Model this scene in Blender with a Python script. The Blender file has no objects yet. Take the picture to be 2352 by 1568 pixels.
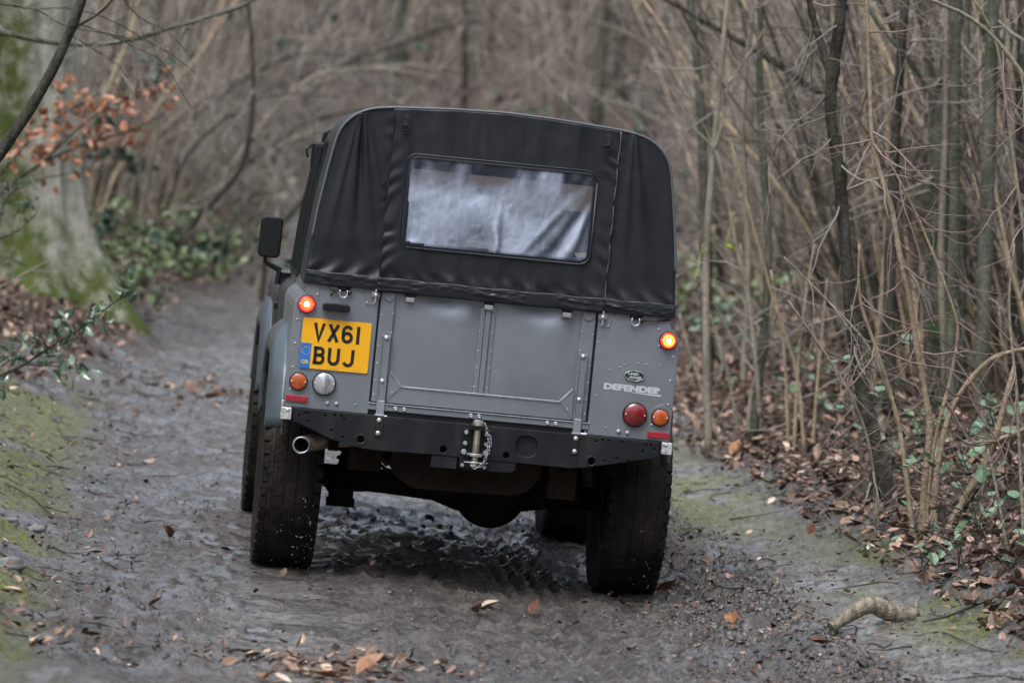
import bpy, bmesh, math, random
import numpy as np
from mathutils import Vector, Matrix
R = math.radians
random.seed(7); rng = np.random.default_rng(7)
scene = bpy.context.scene
col = scene.collection

# ------------------------------------------------------------------ camera, sky, sun, exposure
CAM = np.array([0.0, 0.0, 1.9]); PITCH = R(2.965); FPX = 9095.0      # focal length in pixels of a 2352 wide frame
cd = bpy.data.cameras.new('camera'); cam = bpy.data.objects.new('camera', cd); col.objects.link(cam)
cam.location = CAM; cam.rotation_euler = (R(90) - PITCH, 0, 0)
cd.sensor_width = 36; cd.lens = 36 * FPX / 2352; cd.clip_end = 1000; cd.clip_start = 0.5
cd.dof.use_dof = True; cd.dof.focus_distance = 16.4; cd.dof.aperture_fstop = 3.3
scene.camera = cam
SUN_EL, SUN_AZ = R(62), R(200)          # soft light through cloud, from behind and above the camera
w = bpy.data.worlds.new("World"); scene.world = w; w.use_nodes = True
nt = w.node_tree; nt.nodes.clear()
sky = nt.nodes.new('ShaderNodeTexSky'); sky.sky_type = 'NISHITA'; sky.sun_disc = False
sky.sun_elevation = SUN_EL; sky.sun_rotation = SUN_AZ; sky.dust_density = 3.0; sky.air_density = 1.0; sky.ozone_density = 1.0
hs = nt.nodes.new('ShaderNodeHueSaturation'); hs.inputs['Saturation'].default_value = 0.52
bg = nt.nodes.new('ShaderNodeBackground'); bg.inputs['Strength'].default_value = 0.085
wo = nt.nodes.new('ShaderNodeOutputWorld')
tcw = nt.nodes.new('ShaderNodeTexCoord'); sx = nt.nodes.new('ShaderNodeSeparateXYZ'); mr = nt.nodes.new('ShaderNodeMapRange')   # overcast sky: three times brighter overhead than at the horizon
mr.inputs[1].default_value = 0.0; mr.inputs[2].default_value = 1.0; mr.inputs[3].default_value = 0.28; mr.inputs[4].default_value = 2.1
vm = nt.nodes.new('ShaderNodeVectorMath'); vm.operation = 'SCALE'
nt.links.new(tcw.outputs['Generated'], sx.inputs[0]); nt.links.new(sx.outputs['Z'], mr.inputs[0]); nt.links.new(mr.outputs[0], vm.inputs['Scale'])
nt.links.new(sky.outputs[0], hs.inputs['Color']); nt.links.new(hs.outputs[0], vm.inputs[0]); nt.links.new(vm.outputs[0], bg.inputs['Color']); nt.links.new(bg.outputs[0], wo.inputs[0])
sd = bpy.data.lights.new('sun', 'SUN'); sun = bpy.data.objects.new('sun', sd); col.objects.link(sun)
sd.energy = 0.7; sd.angle = R(40); sd.color = (1.0, 0.98, 0.95)
sun.rotation_euler = (R(90) - SUN_EL, 0, math.pi - SUN_AZ)
sun.location = (0, 0, 30)
scene.view_settings.view_transform = 'Standard'; scene.view_settings.look = 'None'
scene.view_settings.exposure = 1.4; scene.view_settings.gamma = 1.0
scene.cycles.max_bounces = 6; scene.cycles.diffuse_bounces = 3; scene.cycles.glossy_bounces = 3
scene.cycles.transparent_max_bounces = 8; scene.cycles.use_denoising = True
scene.cycles.sample_clamp_indirect = 4.0

def at(px, py, depth):
    """world point at a distance along the view, for a place measured in the photograph (2352 px wide)"""
    fw = np.array([0, math.cos(PITCH), -math.sin(PITCH)]); up = np.array([0, math.sin(PITCH), math.cos(PITCH)])
    d = fw + np.array([1.0, 0, 0]) * (px - 1176) / FPX - up * (py - 784) / FPX
    return CAM + d * (depth / d[1])

# ------------------------------------------------------------------ materials
def mat(name, base=(.5, .5, .5), rough=.6, metal=0.0, spec=.5, noise=None, bump=None, emit=None, coat=0.0, alpha=None, trans=0.0):
    """noise=(scale, colour2, detail, lo, hi[, stretch])  bump=(scale, strength, distance)"""
    m = bpy.data.materials.new(name); m.use_nodes = True
    n = m.node_tree.nodes; l = m.node_tree.links; p = n['Principled BSDF']
    p.inputs['Base Color'].default_value = (*base, 1); p.inputs['Roughness'].default_value = rough
    p.inputs['Metallic'].default_value = metal; p.inputs['Specular IOR Level'].default_value = spec
    p.inputs['Coat Weight'].default_value = coat; p.inputs['Transmission Weight'].default_value = trans
    tc = n.new('ShaderNodeTexCoord')
    if noise:
        mp = n.new('ShaderNodeMapping'); l.new(tc.outputs['Object'], mp.inputs[0])
        if len(noise) > 5: mp.inputs['Scale'].default_value = noise[5]
        t = n.new('ShaderNodeTexNoise'); t.inputs['Scale'].default_value = noise[0]; t.inputs['Detail'].default_value = noise[2]
        t.inputs['Roughness'].default_value = .65
        l.new(mp.outputs[0], t.inputs['Vector'])
        r = n.new('ShaderNodeMapRange'); r.inputs[1].default_value = noise[3]; r.inputs[2].default_value = noise[4]
        l.new(t.outputs[0], r.inputs[0])
        mx = n.new('ShaderNodeMix'); mx.data_type = 'RGBA'
        mx.inputs[6].default_value = (*base, 1); mx.inputs[7].default_value = (*noise[1], 1)
        l.new(r.outputs[0], mx.inputs[0]); l.new(mx.outputs[2], p.inputs['Base Color'])
    if bump:
        t2 = n.new('ShaderNodeTexNoise'); t2.inputs['Scale'].default_value = bump[0]; t2.inputs['Detail'].default_value = 6
        l.new(tc.outputs['Object'], t2.inputs['Vector'])
        b = n.new('ShaderNodeBump'); b.inputs['Strength'].default_value = bump[1]; b.inputs['Distance'].default_value = bump[2]
        l.new(t2.outputs[0], b.inputs['Height']); l.new(b.outputs[0], p.inputs['Normal'])
    if emit:
        p.inputs['Emission Color'].default_value = (*emit[0], 1); p.inputs['Emission Strength'].default_value = emit[1]
    if alpha is not None: p.inputs['Alpha'].default_value = alpha
    return m

M = {}
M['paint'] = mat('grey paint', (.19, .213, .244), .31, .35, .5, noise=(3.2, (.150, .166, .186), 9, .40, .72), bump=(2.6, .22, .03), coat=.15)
M['tubside'] = mat('shaded grey paint', (.038, .042, .047), .5, .1, .3, noise=(5, (.03, .028, .025), 6, .35, .7))  # body paint darkened to carry the shade and dark trees the sides mirror
M['arch'] = mat('blue grey wing plastic', (.055, .075, .092), .36, .15, .5, noise=(6, (.042, .048, .05), 5, .4, .8), coat=.2)
M['galv'] = mat('dull galvanised steel', (.36, .39, .44), .38, .75, .5, noise=(30, (.25, .27, .30), 4, .4, .7))
M['worn'] = mat('scuffed bare metal', (.62, .64, .66), .4, .6, .5, noise=(60, (.3, .29, .27), 4, .45, .65))
M['steel'] = mat('tow pin steel', (.55, .52, .46), .35, .85, .5, noise=(25, (.32, .27, .2), 5, .4, .7))
M['chrome'] = mat('bright fixing', (.42, .43, .45), .38, .7)
M['rivet'] = mat('painted rivet', (.30, .31, .32), .3, .4)
M['black'] = mat('black painted steel', (.006, .008, .011), .45, 0, .28, noise=(9, (.032, .030, .027), 8, .48, .85, (1, 1, .35)), bump=(70, .12, .004))
M['blackp'] = mat('black plastic', (.007, .008, .009), .4, 0, .25)
M['canvas'] = mat('black canvas', (.0085, .0112, .0150), .38, 0, .32, noise=(14, (.0155, .0185, .0225), 7, .35, .7), bump=(260, .12, .002))
M['hem'] = mat('black canvas hem', (.007, .0105, .016), .34, 0, .38, noise=(14, (.018, .021, .025), 7, .35, .7), bump=(120, .25, .003))
M['piping'] = mat('sky lit canvas piping', (.075, .085, .10), .35, 0, .5)  # base colour lightened to stand for the sky the seam catches
M['webbing'] = mat('black webbing', (.008, .008, .009), .55)
M['rubber'] = mat('muddy tyre rubber', (.0075, .007, .0065), .66, 0, .15, noise=(7, (.032, .026, .020), 8, .45, .70), bump=(60, .5, .012))
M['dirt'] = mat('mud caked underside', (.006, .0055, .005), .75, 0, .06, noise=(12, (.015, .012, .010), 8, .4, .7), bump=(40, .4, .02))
M['tank'] = mat('mud coloured tank', (.026, .020, .015), .7, 0, .1, noise=(6, (.012, .010, .008), 8, .4, .7), bump=(30, .3, .02))
M['pipe'] = mat('exhaust steel', (.33, .28, .22), .5, .6, .5, noise=(25, (.13, .10, .07), 6, .4, .65))
M['pipein'] = mat('soot', (.004, .004, .004), .9)
M['yellow'] = mat('yellow plate', (.72, .36, .008), .38, 0, .5, noise=(4, (.66, .33, .008), 3, .4, .7))
M['blue'] = mat('blue plate band', (.02, .13, .42), .4)
M['ink'] = mat('plate black', (.006, .006, .006), .4)
M['gold'] = mat('plate gold ink', (.55, .42, .10), .4)
M['white'] = mat('silver grey lettering', (.42, .44, .46), .4)
M['badge'] = mat('green badge enamel', (.004, .03, .018), .2)
M['badger'] = mat('badge silver', (.6, .62, .62), .3, .3)
M['amber'] = mat('amber lens', (.50, .10, .012), .13, 0, .6, noise=(18, (.34, .055, .008), 3, .4, .6), coat=.6)
M['redlens'] = mat('red lens', (.22, .008, .012), .13, 0, .6, noise=(18, (.11, .003, .006), 3, .4, .6), coat=.6)
M['refl'] = mat('red reflector', (.28, .010, .022), .25, 0, .6, bump=(300, .4, .003))
M['clear'] = mat('clear ribbed lens', (.50, .52, .54), .12, .35, .6, noise=(40, (.18, .19, .2), 4, .35, .6, (1, 1, .3)), coat=.5)
M['lit1'] = mat('lit bulb', (.9, .5, .2), .4, emit=((1.0, .62, .16), 5.0))
M['lit2'] = mat('lit orange ring', (.8, .2, .03), .3, emit=((1.0, .20, .012), 1.8))
M['lit2r'] = mat('lit red orange ring', (.8, .08, .03), .3, emit=((1.0, .07, .012), 1.5))
M['lit3'] = mat('lit red ring', (.5, .01, .01), .2, emit=((1.0, .02, .015), 1.1), coat=.5)
M['glass'] = mat('mirror glass', (.006, .008, .008), .06, 0, .3)
M['seat'] = mat('dark seat vinyl', (.03, .03, .033), .6)

# the clouded plastic window: scuff haze plus sky reflections painted as pale patches, clear in between (the 'milk' of each spot is set on the pane)
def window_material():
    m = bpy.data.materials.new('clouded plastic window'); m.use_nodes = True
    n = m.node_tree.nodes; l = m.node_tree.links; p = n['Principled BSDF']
    a = n.new('ShaderNodeAttribute'); a.attribute_name = 'haze_sheen'
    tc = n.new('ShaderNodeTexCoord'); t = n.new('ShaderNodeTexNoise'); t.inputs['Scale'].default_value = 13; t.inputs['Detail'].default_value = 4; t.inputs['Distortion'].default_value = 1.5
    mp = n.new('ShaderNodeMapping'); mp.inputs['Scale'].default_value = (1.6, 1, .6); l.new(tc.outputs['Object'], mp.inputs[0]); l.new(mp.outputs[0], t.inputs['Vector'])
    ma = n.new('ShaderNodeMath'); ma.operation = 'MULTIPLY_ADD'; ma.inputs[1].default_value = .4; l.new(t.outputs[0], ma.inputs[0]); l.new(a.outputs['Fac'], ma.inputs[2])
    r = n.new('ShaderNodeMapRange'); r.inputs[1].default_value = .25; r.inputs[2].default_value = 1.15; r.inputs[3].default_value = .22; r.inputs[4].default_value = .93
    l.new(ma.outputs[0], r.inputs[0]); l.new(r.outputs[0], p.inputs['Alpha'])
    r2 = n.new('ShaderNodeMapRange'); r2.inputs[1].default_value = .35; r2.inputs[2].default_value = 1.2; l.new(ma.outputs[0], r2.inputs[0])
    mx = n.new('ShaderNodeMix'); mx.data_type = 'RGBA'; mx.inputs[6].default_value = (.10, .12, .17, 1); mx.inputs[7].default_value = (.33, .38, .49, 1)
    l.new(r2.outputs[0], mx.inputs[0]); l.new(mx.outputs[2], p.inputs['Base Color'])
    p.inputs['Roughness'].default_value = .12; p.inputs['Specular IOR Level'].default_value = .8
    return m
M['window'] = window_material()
wm = mat('windscreen glass', (.05, .055, .06), .02, 0, .5, alpha=.12); M['screen'] = wm

def bark(name, c1, c2, moss, msc=2.0, mlo=.5, mhi=.75, sc=18):
    m = mat(name, c1, .85, 0, .12, noise=(sc, c2, 6, .38, .68, (1, 1, .25)), bump=(sc * 2.2, .6, .02))
    n = m.node_tree.nodes; l = m.node_tree.links; p = n['Principled BSDF']
    src = [k for k in l if k.to_socket == p.inputs['Base Color']][0].from_socket
    tc = n.new('ShaderNodeTexCoord'); t = n.new('ShaderNodeTexNoise'); t.inputs['Scale'].default_value = msc; t.inputs['Detail'].default_value = 7; t.inputs['Roughness'].default_value = .7
    l.new(tc.outputs['Object'], t.inputs['Vector'])
    r = n.new('ShaderNodeMapRange'); r.inputs[1].default_value = mlo; r.inputs[2].default_value = mhi; l.new(t.outputs[0], r.inputs[0])
    mx = n.new('ShaderNodeMix'); mx.data_type = 'RGBA'; mx.inputs[7].default_value = (*moss, 1)
    l.new(r.outputs[0], mx.inputs[0]); l.new(src, mx.inputs[6]); l.new(mx.outputs[2], p.inputs['Base Color'])
    return m
M['beech'] = bark('beech bark', (.30, .30, .255), (.12, .125, .10), (.048, .064, .016), 4.5, .47, .62, 9)
M['beechmoss'] = bark('mossy beech root', (.05, .058, .016), (.018, .020, .010), (.10, .12, .018), 7, .45, .7, 16)
M['darkbark'] = bark('dark wet bark', (.022, .021, .017), (.075, .073, .064), (.035, .04, .018), 5, .5, .75)
M['greybark'] = bark('grey green bark', (.052, .055, .038), (.13, .135, .118), (.035, .043, .018), 3, .48, .7)
M['hazel'] = bark('hazel bark', (.27, .24, .19), (.13, .12, .10), (.12, .125, .075), 3, .5, .75)
M['tan'] = bark('tan bark', (.32, .26, .185), (.16, .125, .09), (.17, .165, .10), 4, .55, .8)
M['twig'] = mat('twig', (.165, .145, .13), .7, 0, .2, noise=(3, (.27, .245, .22), 3, .35, .7))
M['redtwig'] = mat('red brown twig', (.17, .12, .105), .7, 0, .2, noise=(3, (.24, .19, .165), 3, .35, .7))
M['brush'] = mat('far brushwood', (.215, .19, .162), .9, 0, .05, noise=(.35, (.08, .073, .058), 5, .38, .68))
M['holly'] = mat('holly leaf', (.035, .085, .045), .18, 0, .6, noise=(9, (.16, .25, .17), 4, .4, .7), coat=.5)
M['bramble'] = mat('bramble leaf', (.06, .125, .055), .3, 0, .5, noise=(7, (.17, .24, .17), 4, .38, .65))
M['bankleaf'] = mat('bank leaf', (.08, .13, .04), .35, 0, .5, noise=(4, (.20, .24, .13), 4, .38, .65))
M['copper'] = mat('copper beech leaf', (.22, .072, .028), .45, 0, .3, noise=(14, (.42, .25, .17), 3, .38, .68))
M['yew'] = mat('yew needle', (.02, .05, .03), .5, 0, .4, noise=(8, (.05, .09, .06), 3, .4, .7))
M['lime'] = mat('yellow green leaf', (.42, .48, .04), .4)
M['stone'] = mat('grey stone', (.16, .165, .17), .45, 0, .4, noise=(9, (.05, .055, .045), 5, .4, .7), bump=(20, .4, .01))
M['stick'] = mat('wet stick', (.022, .018, .014), .5, 0, .5, noise=(30, (.05, .042, .03), 4, .4, .7))
M['log'] = bark('log bark', (.26, .23, .185), (.065, .055, .042), (.09, .10, .035), 7, .57, .68, 42)
M['clod'] = mat('mud clod', (.028, .024, .021), .45, 0, .5, noise=(30, (.085, .077, .07), 3, .4, .7))
M['drop'] = mat('flying mud', (.13, .105, .08), .6)

def toned(m):
    """stems of one mesh differ in how light their bark is: the colour is scaled by 1 + tone"""
    n = m.node_tree.nodes; l = m.node_tree.links; p = n['Principled BSDF']
    src = [k for k in l if k.to_socket == p.inputs['Base Color']][0].from_socket
    a = n.new('ShaderNodeAttribute'); a.attribute_name = 'tone'; ad = n.new('ShaderNodeMath'); ad.operation = 'ADD'; ad.inputs[1].default_value = 1.0
    v = n.new('ShaderNodeVectorMath'); v.operation = 'SCALE'; l.new(a.outputs['Fac'], ad.inputs[0]); l.new(src, v.inputs[0]); l.new(ad.outputs[0], v.inputs['Scale']); l.new(v.outputs[0], p.inputs['Base Color'])
for k_ in ('hazel', 'tan', 'greybark', 'darkbark', 'twig', 'redtwig', 'brush'): toned(M[k_])
def attr_leaf(name, ramp, rough=.55):
    m = bpy.data.materials.new(name); m.use_nodes = True
    n = m.node_tree.nodes; l = m.node_tree.links; p = n['Principled BSDF']; p.inputs['Roughness'].default_value = rough
    a = n.new('ShaderNodeAttribute'); a.attribute_name = 'tone'
    cr = n.new('ShaderNodeValToRGB'); e = cr.color_ramp.elements
    while len(e) < len(ramp): e.new(.5)
    for i, (pos, c) in enumerate(ramp): e[i].position = pos; e[i].color = (*c, 1)
    l.new(a.outputs['Fac'], cr.inputs[0]); l.new(cr.outputs[0], p.inputs['Base Color'])
    return m
M['litter'] = attr_leaf('fallen leaves', [(0, (.025, .017, .012)), (.35, (.085, .050, .033)), (.65, (.19, .115, .078)), (.88, (.36, .25, .18)), (1, (.52, .42, .34))])
M['leafbrown'] = mat('wet brown leaf', (.13, .045, .022), .35, 0, .5, noise=(30, (.07, .028, .016), 4, .4, .65))
M['leaforange'] = mat('orange leaf', (.27, .12, .04), .45, 0, .5, noise=(30, (.14, .06, .025), 4, .4, .65))
M['leafpale'] = mat('pale dry leaf', (.36, .27, .19), .55, 0, .5, noise=(30, (.22, .13, .08), 4, .4, .65))

# ------------------------------------------------------------------ mesh helpers
class MB:
    def __init__(s): s.v = []; s.f = []; s.n = 0; s.mi = []; s.tone = []; s.cur = 0
    def add(s, v, f, tone=None):
        v = np.asarray(v, float).reshape(-1, 3); s.v.append(v)
        for q in f: s.f.append([i + s.n for i in q]); s.mi.append(s.cur)
        s.n += len(v); s.tone.append(np.full(len(v), .5 if tone is None else tone)); return s
    def box(s, x0, x1, y0, y1, z0, z1):
        v = [(x0, y0, z0), (x1, y0, z0), (x1, y1, z0), (x0, y1, z0), (x0, y0, z1), (x1, y0, z1), (x1, y1, z1), (x0, y1, z1)]
        return s.add(v, [(0, 3, 2, 1), (4, 5, 6, 7), (0, 1, 5, 4), (1, 2, 6, 5), (2, 3, 7, 6), (3, 0, 4, 7)])
    def prism(s, poly, y0, y1):
        """polygon in x,z (front view) between depths y0 and y1"""
        n = len(poly); a = sum(poly[i][0] * poly[(i + 1) % n][1] - poly[(i + 1) % n][0] * poly[i][1] for i in range(n))
        if a < 0: poly = poly[::-1]
        v = [(x, y0, z) for x, z in poly] + [(x, y1, z) for x, z in poly]
        f = [tuple(range(n)), tuple(range(2 * n - 1, n - 1, -1))] + [(i, i + n, (i + 1) % n + n, (i + 1) % n) for i in range(n)]
        return s.add(v, f)
    def tube(s, pts, rad, k=6, tone=None, cap=True):
        p = np.asarray(pts, float); n = len(p); rad = np.broadcast_to(np.asarray(rad, float), (n,))
        t = np.gradient(p, axis=0); t /= np.linalg.norm(t, axis=1)[:, None] + 1e-9
        ref = np.array([.31, .17, .93]) if abs(t[0] @ np.array([.31, .17, .93])) < .8 else np.array([1., .1, 0])
        a = np.cross(t, ref); a /= np.linalg.norm(a, axis=1)[:, None] + 1e-9; b = np.cross(t, a)
        an = np.arange(k) * 2 * math.pi / k
        v = p[:, None] + rad[:, None, None] * (np.cos(an)[None, :, None] * a[:, None] + np.sin(an)[None, :, None] * b[:, None])
        f = [(i * k + j, i * k + (j + 1) % k, (i + 1) * k + (j + 1) % k, (i + 1) * k + j) for i in range(n - 1) for j in range(k)]
        if cap and k > 3: f += [tuple(range(k - 1, -1, -1)), tuple((n - 1) * k + j for j in range(k))]
        return s.add(v.reshape(-1, 3), f, tone)
    def lathe(s, prof, c, axis='y', k=32, close=False):
        """prof: (radius, offset along axis)"""
        n = len(prof); v = []
        for r, o in prof:
            for j in range(k):
                a = 2 * math.pi * j / k; p, q = r * math.cos(a), r * math.sin(a)
                v.append((c[0] + p, c[1] + o, c[2] + q) if axis == 'y' else (c[0] + o, c[1] + p, c[2] + q) if axis == 'x' else (c[0] + p, c[1] + q, c[2] + o))
        m = n if close else n - 1
        f = [(i * k + j, ((i + 1) % n) * k + j, ((i + 1) % n) * k + (j + 1) % k, i * k + (j + 1) % k) for i in range(m) for j in range(k)]
        return s.add(v, f)
    def grid(s, P):
        P = np.asarray(P); n, m = P.shape[:2]
        f = [(i * m + j, i * m + j + 1, (i + 1) * m + j + 1, (i + 1) * m + j) for i in range(n - 1) for j in range(m - 1)]
        return s.add(P.reshape(-1, 3), f)
    def build(s, name, material, parent=None, smooth=False, bevel=0, segs=2, auto=None, solid=0, tone=False):
        me = bpy.data.meshes.new(name)
        V = np.concatenate(s.v); me.from_pydata(V.tolist(), [], s.f)
        for m in (material if isinstance(material, (list, tuple)) else [material]): me.materials.append(m)
        if max(s.mi, default=0) > 0: me.polygons.foreach_set('material_index', s.mi)
        if tone:
            a = me.attributes.new('tone', 'FLOAT', 'POINT'); a.data.foreach_set('value', np.concatenate(s.tone).astype(np.float32))
        me.update()
        if smooth or bevel:
            me.polygons.foreach_set('use_smooth', [True] * len(me.polygons))
            if not smooth or auto: me.set_sharp_from_angle(angle=R(auto or 35))
        o = bpy.data.objects.new(name, me); col.objects.link(o)
        if parent: o.parent = parent
        if solid:
            q = o.modifiers.new('solid', 'SOLIDIFY'); q.thickness = solid; q.offset = 0
        if bevel:
            q = o.modifiers.new('bevel', 'BEVEL'); q.width = bevel; q.segments = segs; q.limit_method = 'ANGLE'; q.angle_limit = R(40)
            me.polygons.foreach_set('use_smooth', [False] * len(me.polygons))
        return o
def tag(o, label=None, cat=None, group=None, kind=None):
    for k, v in (('label', label), ('category', cat), ('group', group), ('kind', kind)):
        if v: o[k] = v
    return o
def empty(name, loc=(0, 0, 0), rz=0):
    o = bpy.data.objects.new(name, None); col.objects.link(o); o.location = loc; o.rotation_euler = (0, 0, rz); o.empty_display_size = .2
    return o
def disc(mb, c, r, y, k=28, dome=0.0):
    prof = [(r, 0.0)] + ([(r * math.cos(a), -dome * math.sin(a)) for a in (R(22), R(45), R(66), R(82))] if dome else []) + [(1e-4, -dome)]
    mb.lathe(prof, (c[0], y, c[1]), 'y', k)
def rrect(x0, x1, z0, z1, r, k=6):
    out = []
    for cx, cz, a0 in ((x1 - r, z1 - r, 0), (x0 + r, z1 - r, 90), (x0 + r, z0 + r, 180), (x1 - r, z0 + r, 270)):
        for i in range(k + 1):
            a = R(a0 + 90 * i / k); out.append((cx + r * math.cos(a), cz + r * math.sin(a)))
    return out
def text(s, name, x0, x1, z0, z1, y, material, parent, bold=0.0, shear=0.0, thick=.001):
    c = bpy.data.curves.new(name, 'FONT'); c.body = s; c.offset = bold; c.extrude = .01; c.shear = shear
    t = bpy.data.objects.new(name, c); col.objects.link(t); bpy.context.view_layer.update()
    me = bpy.data.meshes.new_from_object(t); bpy.data.objects.remove(t)
    v = np.empty(len(me.vertices) * 3); me.vertices.foreach_get('co', v); v = v.reshape(-1, 3)
    mn, mx = v.min(0), v.max(0); u = (v - mn) / (mx - mn)
    out = np.stack([x0 + u[:, 0] * (x1 - x0), y - u[:, 2] * thick, z0 + u[:, 1] * (z1 - z0)], 1)
    me.vertices.foreach_set('co', out.ravel()); me.materials.clear(); me.materials.append(material); me.update()
    o = bpy.data.objects.new(name, me); col.objects.link(o); o.parent = parent
    return o
def ribbon(mb, pts, wd, y0, y1):
    p = np.asarray(pts, float); n = len(p); L = []; Rr = []
    for i in range(n):
        d0 = p[i] - p[max(i - 1, 0)]; d1 = p[min(i + 1, n - 1)] - p[i]
        if i == 0: d0 = d1
        if i == n - 1: d1 = d0
        d0 = d0 / np.linalg.norm(d0); d1 = d1 / np.linalg.norm(d1)
        n0 = np.array([-d0[1], d0[0]]); n1 = np.array([-d1[1], d1[0]]); m = n0 + n1; m /= np.linalg.norm(m)
        m = m * (wd / 2) / max(m @ n0, .45); L.append(p[i] + m); Rr.append(p[i] - m)
    for i in range(n - 1): mb.prism([tuple(L[i]), tuple(L[i + 1]), tuple(Rr[i + 1]), tuple(Rr[i])], y0, y1)
def fbm(x, y, octs=5, f=1.0, seed=0):
    out = 0; a = 1.0; tot = 0
    for o in range(octs):
        X = x * f + 17.3 * (o + seed); Y = y * f - 9.1 * (o + seed); xi = np.floor(X).astype(np.int64); yi = np.floor(Y).astype(np.int64)
        fx = X - xi; fy = Y - yi; fx = fx * fx * (3 - 2 * fx); fy = fy * fy * (3 - 2 * fy)
        def h(i, j):
            k = (i * 374761393 + j * 668265263 + (seed + o) * 974634777) & 0xffffffff; k = ((k ^ (k >> 13)) * 1274126177) & 0xffffffff
            return ((k ^ (k >> 16)) & 0xffff) / 65535.0
        out = out + a * ((h(xi, yi) * (1 - fx) + h(xi + 1, yi) * fx) * (1 - fy) + (h(xi, yi + 1) * (1 - fx) + h(xi + 1, yi + 1) * fx) * fy)
        tot += a; a *= .5; f *= 2.03
    return out / tot - .5

# ------------------------------------------------------------------ terrain
def centre(y): return np.interp(y, [-30, 16.28, 24, 40, 50, 60, 90], [3.8, -.213, -.89, -1.3, -1.0, 1.0, 8.0])
def zsmooth(x, y):
    v = x - centre(y)
    z = np.interp(v, [-30, -14, -6, -4, -2.9, -2.3, -1.75, -1.3, 0, 1.0, 1.25, 1.6, 1.9, 2.4, 3.2, 5, 14, 30], [13.0, 3.6, 1.25, .92, .66, .44, .21, .13, 0, -.10, -.06, .0, .03, .13, .27, .45, 3.4, 13.0])  # outer banks raised high to cut low sky light
    hill = np.interp(y - .10 * x, [-50, 49, 55, 75, 110, 200], [0, 0, .85, 3.0, 8.4, 20])
    return z + hill + np.interp(y, [-40, -14, -4], [13, 3.0, 0])  # last term: unseen rise behind the camera, added to block low sky light
def zg(x, y):
    x = np.asarray(x, float); y = np.asarray(y, float); v = x - centre(y)
    z = zsmooth(x, y)
    edge = np.clip((np.abs(v) - 1.0) / 1.5, 0, 1)
    z = z + fbm(x, y, 4, .9, 3) * (.04 + .10 * edge) + fbm(x, y, 4, 5, 5) * (.018 + .02 * edge)
    churn = np.exp(-((v - 1.10) / .20) ** 2) * (y < 30)                 # thrown up mud beside the right wheel track
    z = z + churn * (fbm(x, y, 4, 8, 8) * .17 + .03)
    tr = np.exp(-((v - .75) / .17) ** 2) + np.exp(-((v + .73) / .17) ** 2) + .8 * np.exp(-((v - .36) / .14) ** 2)
    z = z - tr * .012 + np.clip(1 - np.abs(v) / 2.0, 0, 1) * fbm(v * 14, y * 1.3, 3, 1, 12) * .016
    rut = np.exp(-((v - .36) / .17) ** 4)
    z = z + rut * .015 * np.sin(v * 2 * math.pi / .075 + .6 * np.sin(y * 2.1)) + rut * .006 * np.sin(y * 2 * math.pi / .085 + 8 * np.abs(v - .36))
    z = z + (fbm(x, y, 4, 9, 15) * .085 + np.abs(fbm(x, y, 3, 16, 27)) * .035 + .012 * np.maximum(fbm(x, y, 2, 30, 19) - .12, 0) * 6) * (1 - .75 * np.clip(np.exp(-((v + .73) / .25) ** 2) + .6 * rut + .7 * np.exp(-((v - 1.62) / .22) ** 2), 0, 1))
    return z
xs = np.concatenate([np.linspace(-60, -9, 16), np.linspace(-8.5, -3.5, 34), np.arange(-3.45, 3.6, .019), np.linspace(3.7, 9, 34), np.linspace(9.5, 60, 16)])
ys = [-40, -20, -8, 0, 5, 9, 11, 12, 12.6]
y_ = 12.9
while y_ < 170: ys.append(y_); y_ += .024 * (y_ / 15) ** 1.9
ys = np.array(ys)
GX, GY = np.meshgrid(xs, ys); GZ = zg(GX, GY)
def grid_mesh(name, X, Y, Z, attrs):
    n, m = X.shape; me = bpy.data.meshes.new(name)
    i = np.arange((n - 1) * (m - 1)); a = (i // (m - 1)) * m + i % (m - 1)
    q = np.stack([a, a + 1, a + m + 1, a + m], 1).astype(np.int32)
    me.vertices.add(n * m); me.vertices.foreach_set('co', np.stack([X, Y, Z], -1).ravel())
    me.loops.add(q.size); me.loops.foreach_set('vertex_index', q.ravel())
    me.polygons.add(len(q)); me.polygons.foreach_set('loop_start', np.arange(0, q.size, 4, dtype=np.int32))
    me.polygons.foreach_set('use_smooth', [True] * len(q))
    for k, a_ in attrs.items():
        at_ = me.attributes.new(k, 'FLOAT', 'POINT'); at_.data.foreach_set('value', a_.ravel().astype(np.float32))
    me.update(calc_edges=True); me.validate()
    return me
V_ = GX - centre(GY); SS = lambda t: t * t * (3 - 2 * t)
cl = lambda a: SS(np.clip(a, 0, 1))
n1 = fbm(GX, GY, 5, 1.6, 21); n2 = fbm(GX, GY, 5, .8, 31)
moss = cl((n1 + .16) * 6) * (1.15 * cl((-V_ - 1.5) / .5) * cl((27 - GY) / 5 + .25) + .85 * np.exp(-((V_ - 1.85) / .22) ** 2) * cl((20 - GY) / 4) + .72 * np.exp(-((V_ - 1.55) / .38) ** 2) * cl((GY - 17.5) / 3))
moss = np.clip(moss * 1.25, 0, 1) * np.clip(1.2 - (GY > 45) * .5, 0, 1)
litt = cl((V_ - (2.0 + .4 * n2)) / .3) + cl((-V_ - 1.9 + n2 * 2) / .5) * cl((GY - 23.5) / 4) + cl((GY - 52) / 5)
pale = np.exp(-((V_ - 1.62) / .26) ** 2) + .9 * np.exp(-((V_ + .73 + .2 * n1) / .30) ** 2) * cl((18 - GY) / 4) + .5 * cl((GY - 22) / 6)*np.exp(-(V_/1.5)**4)
gm = grid_mesh('ground', GX, GY, GZ, {'moss': moss, 'litter': np.clip(litt, 0, 1), 'pale': np.clip(pale, 0, 1)})
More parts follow.
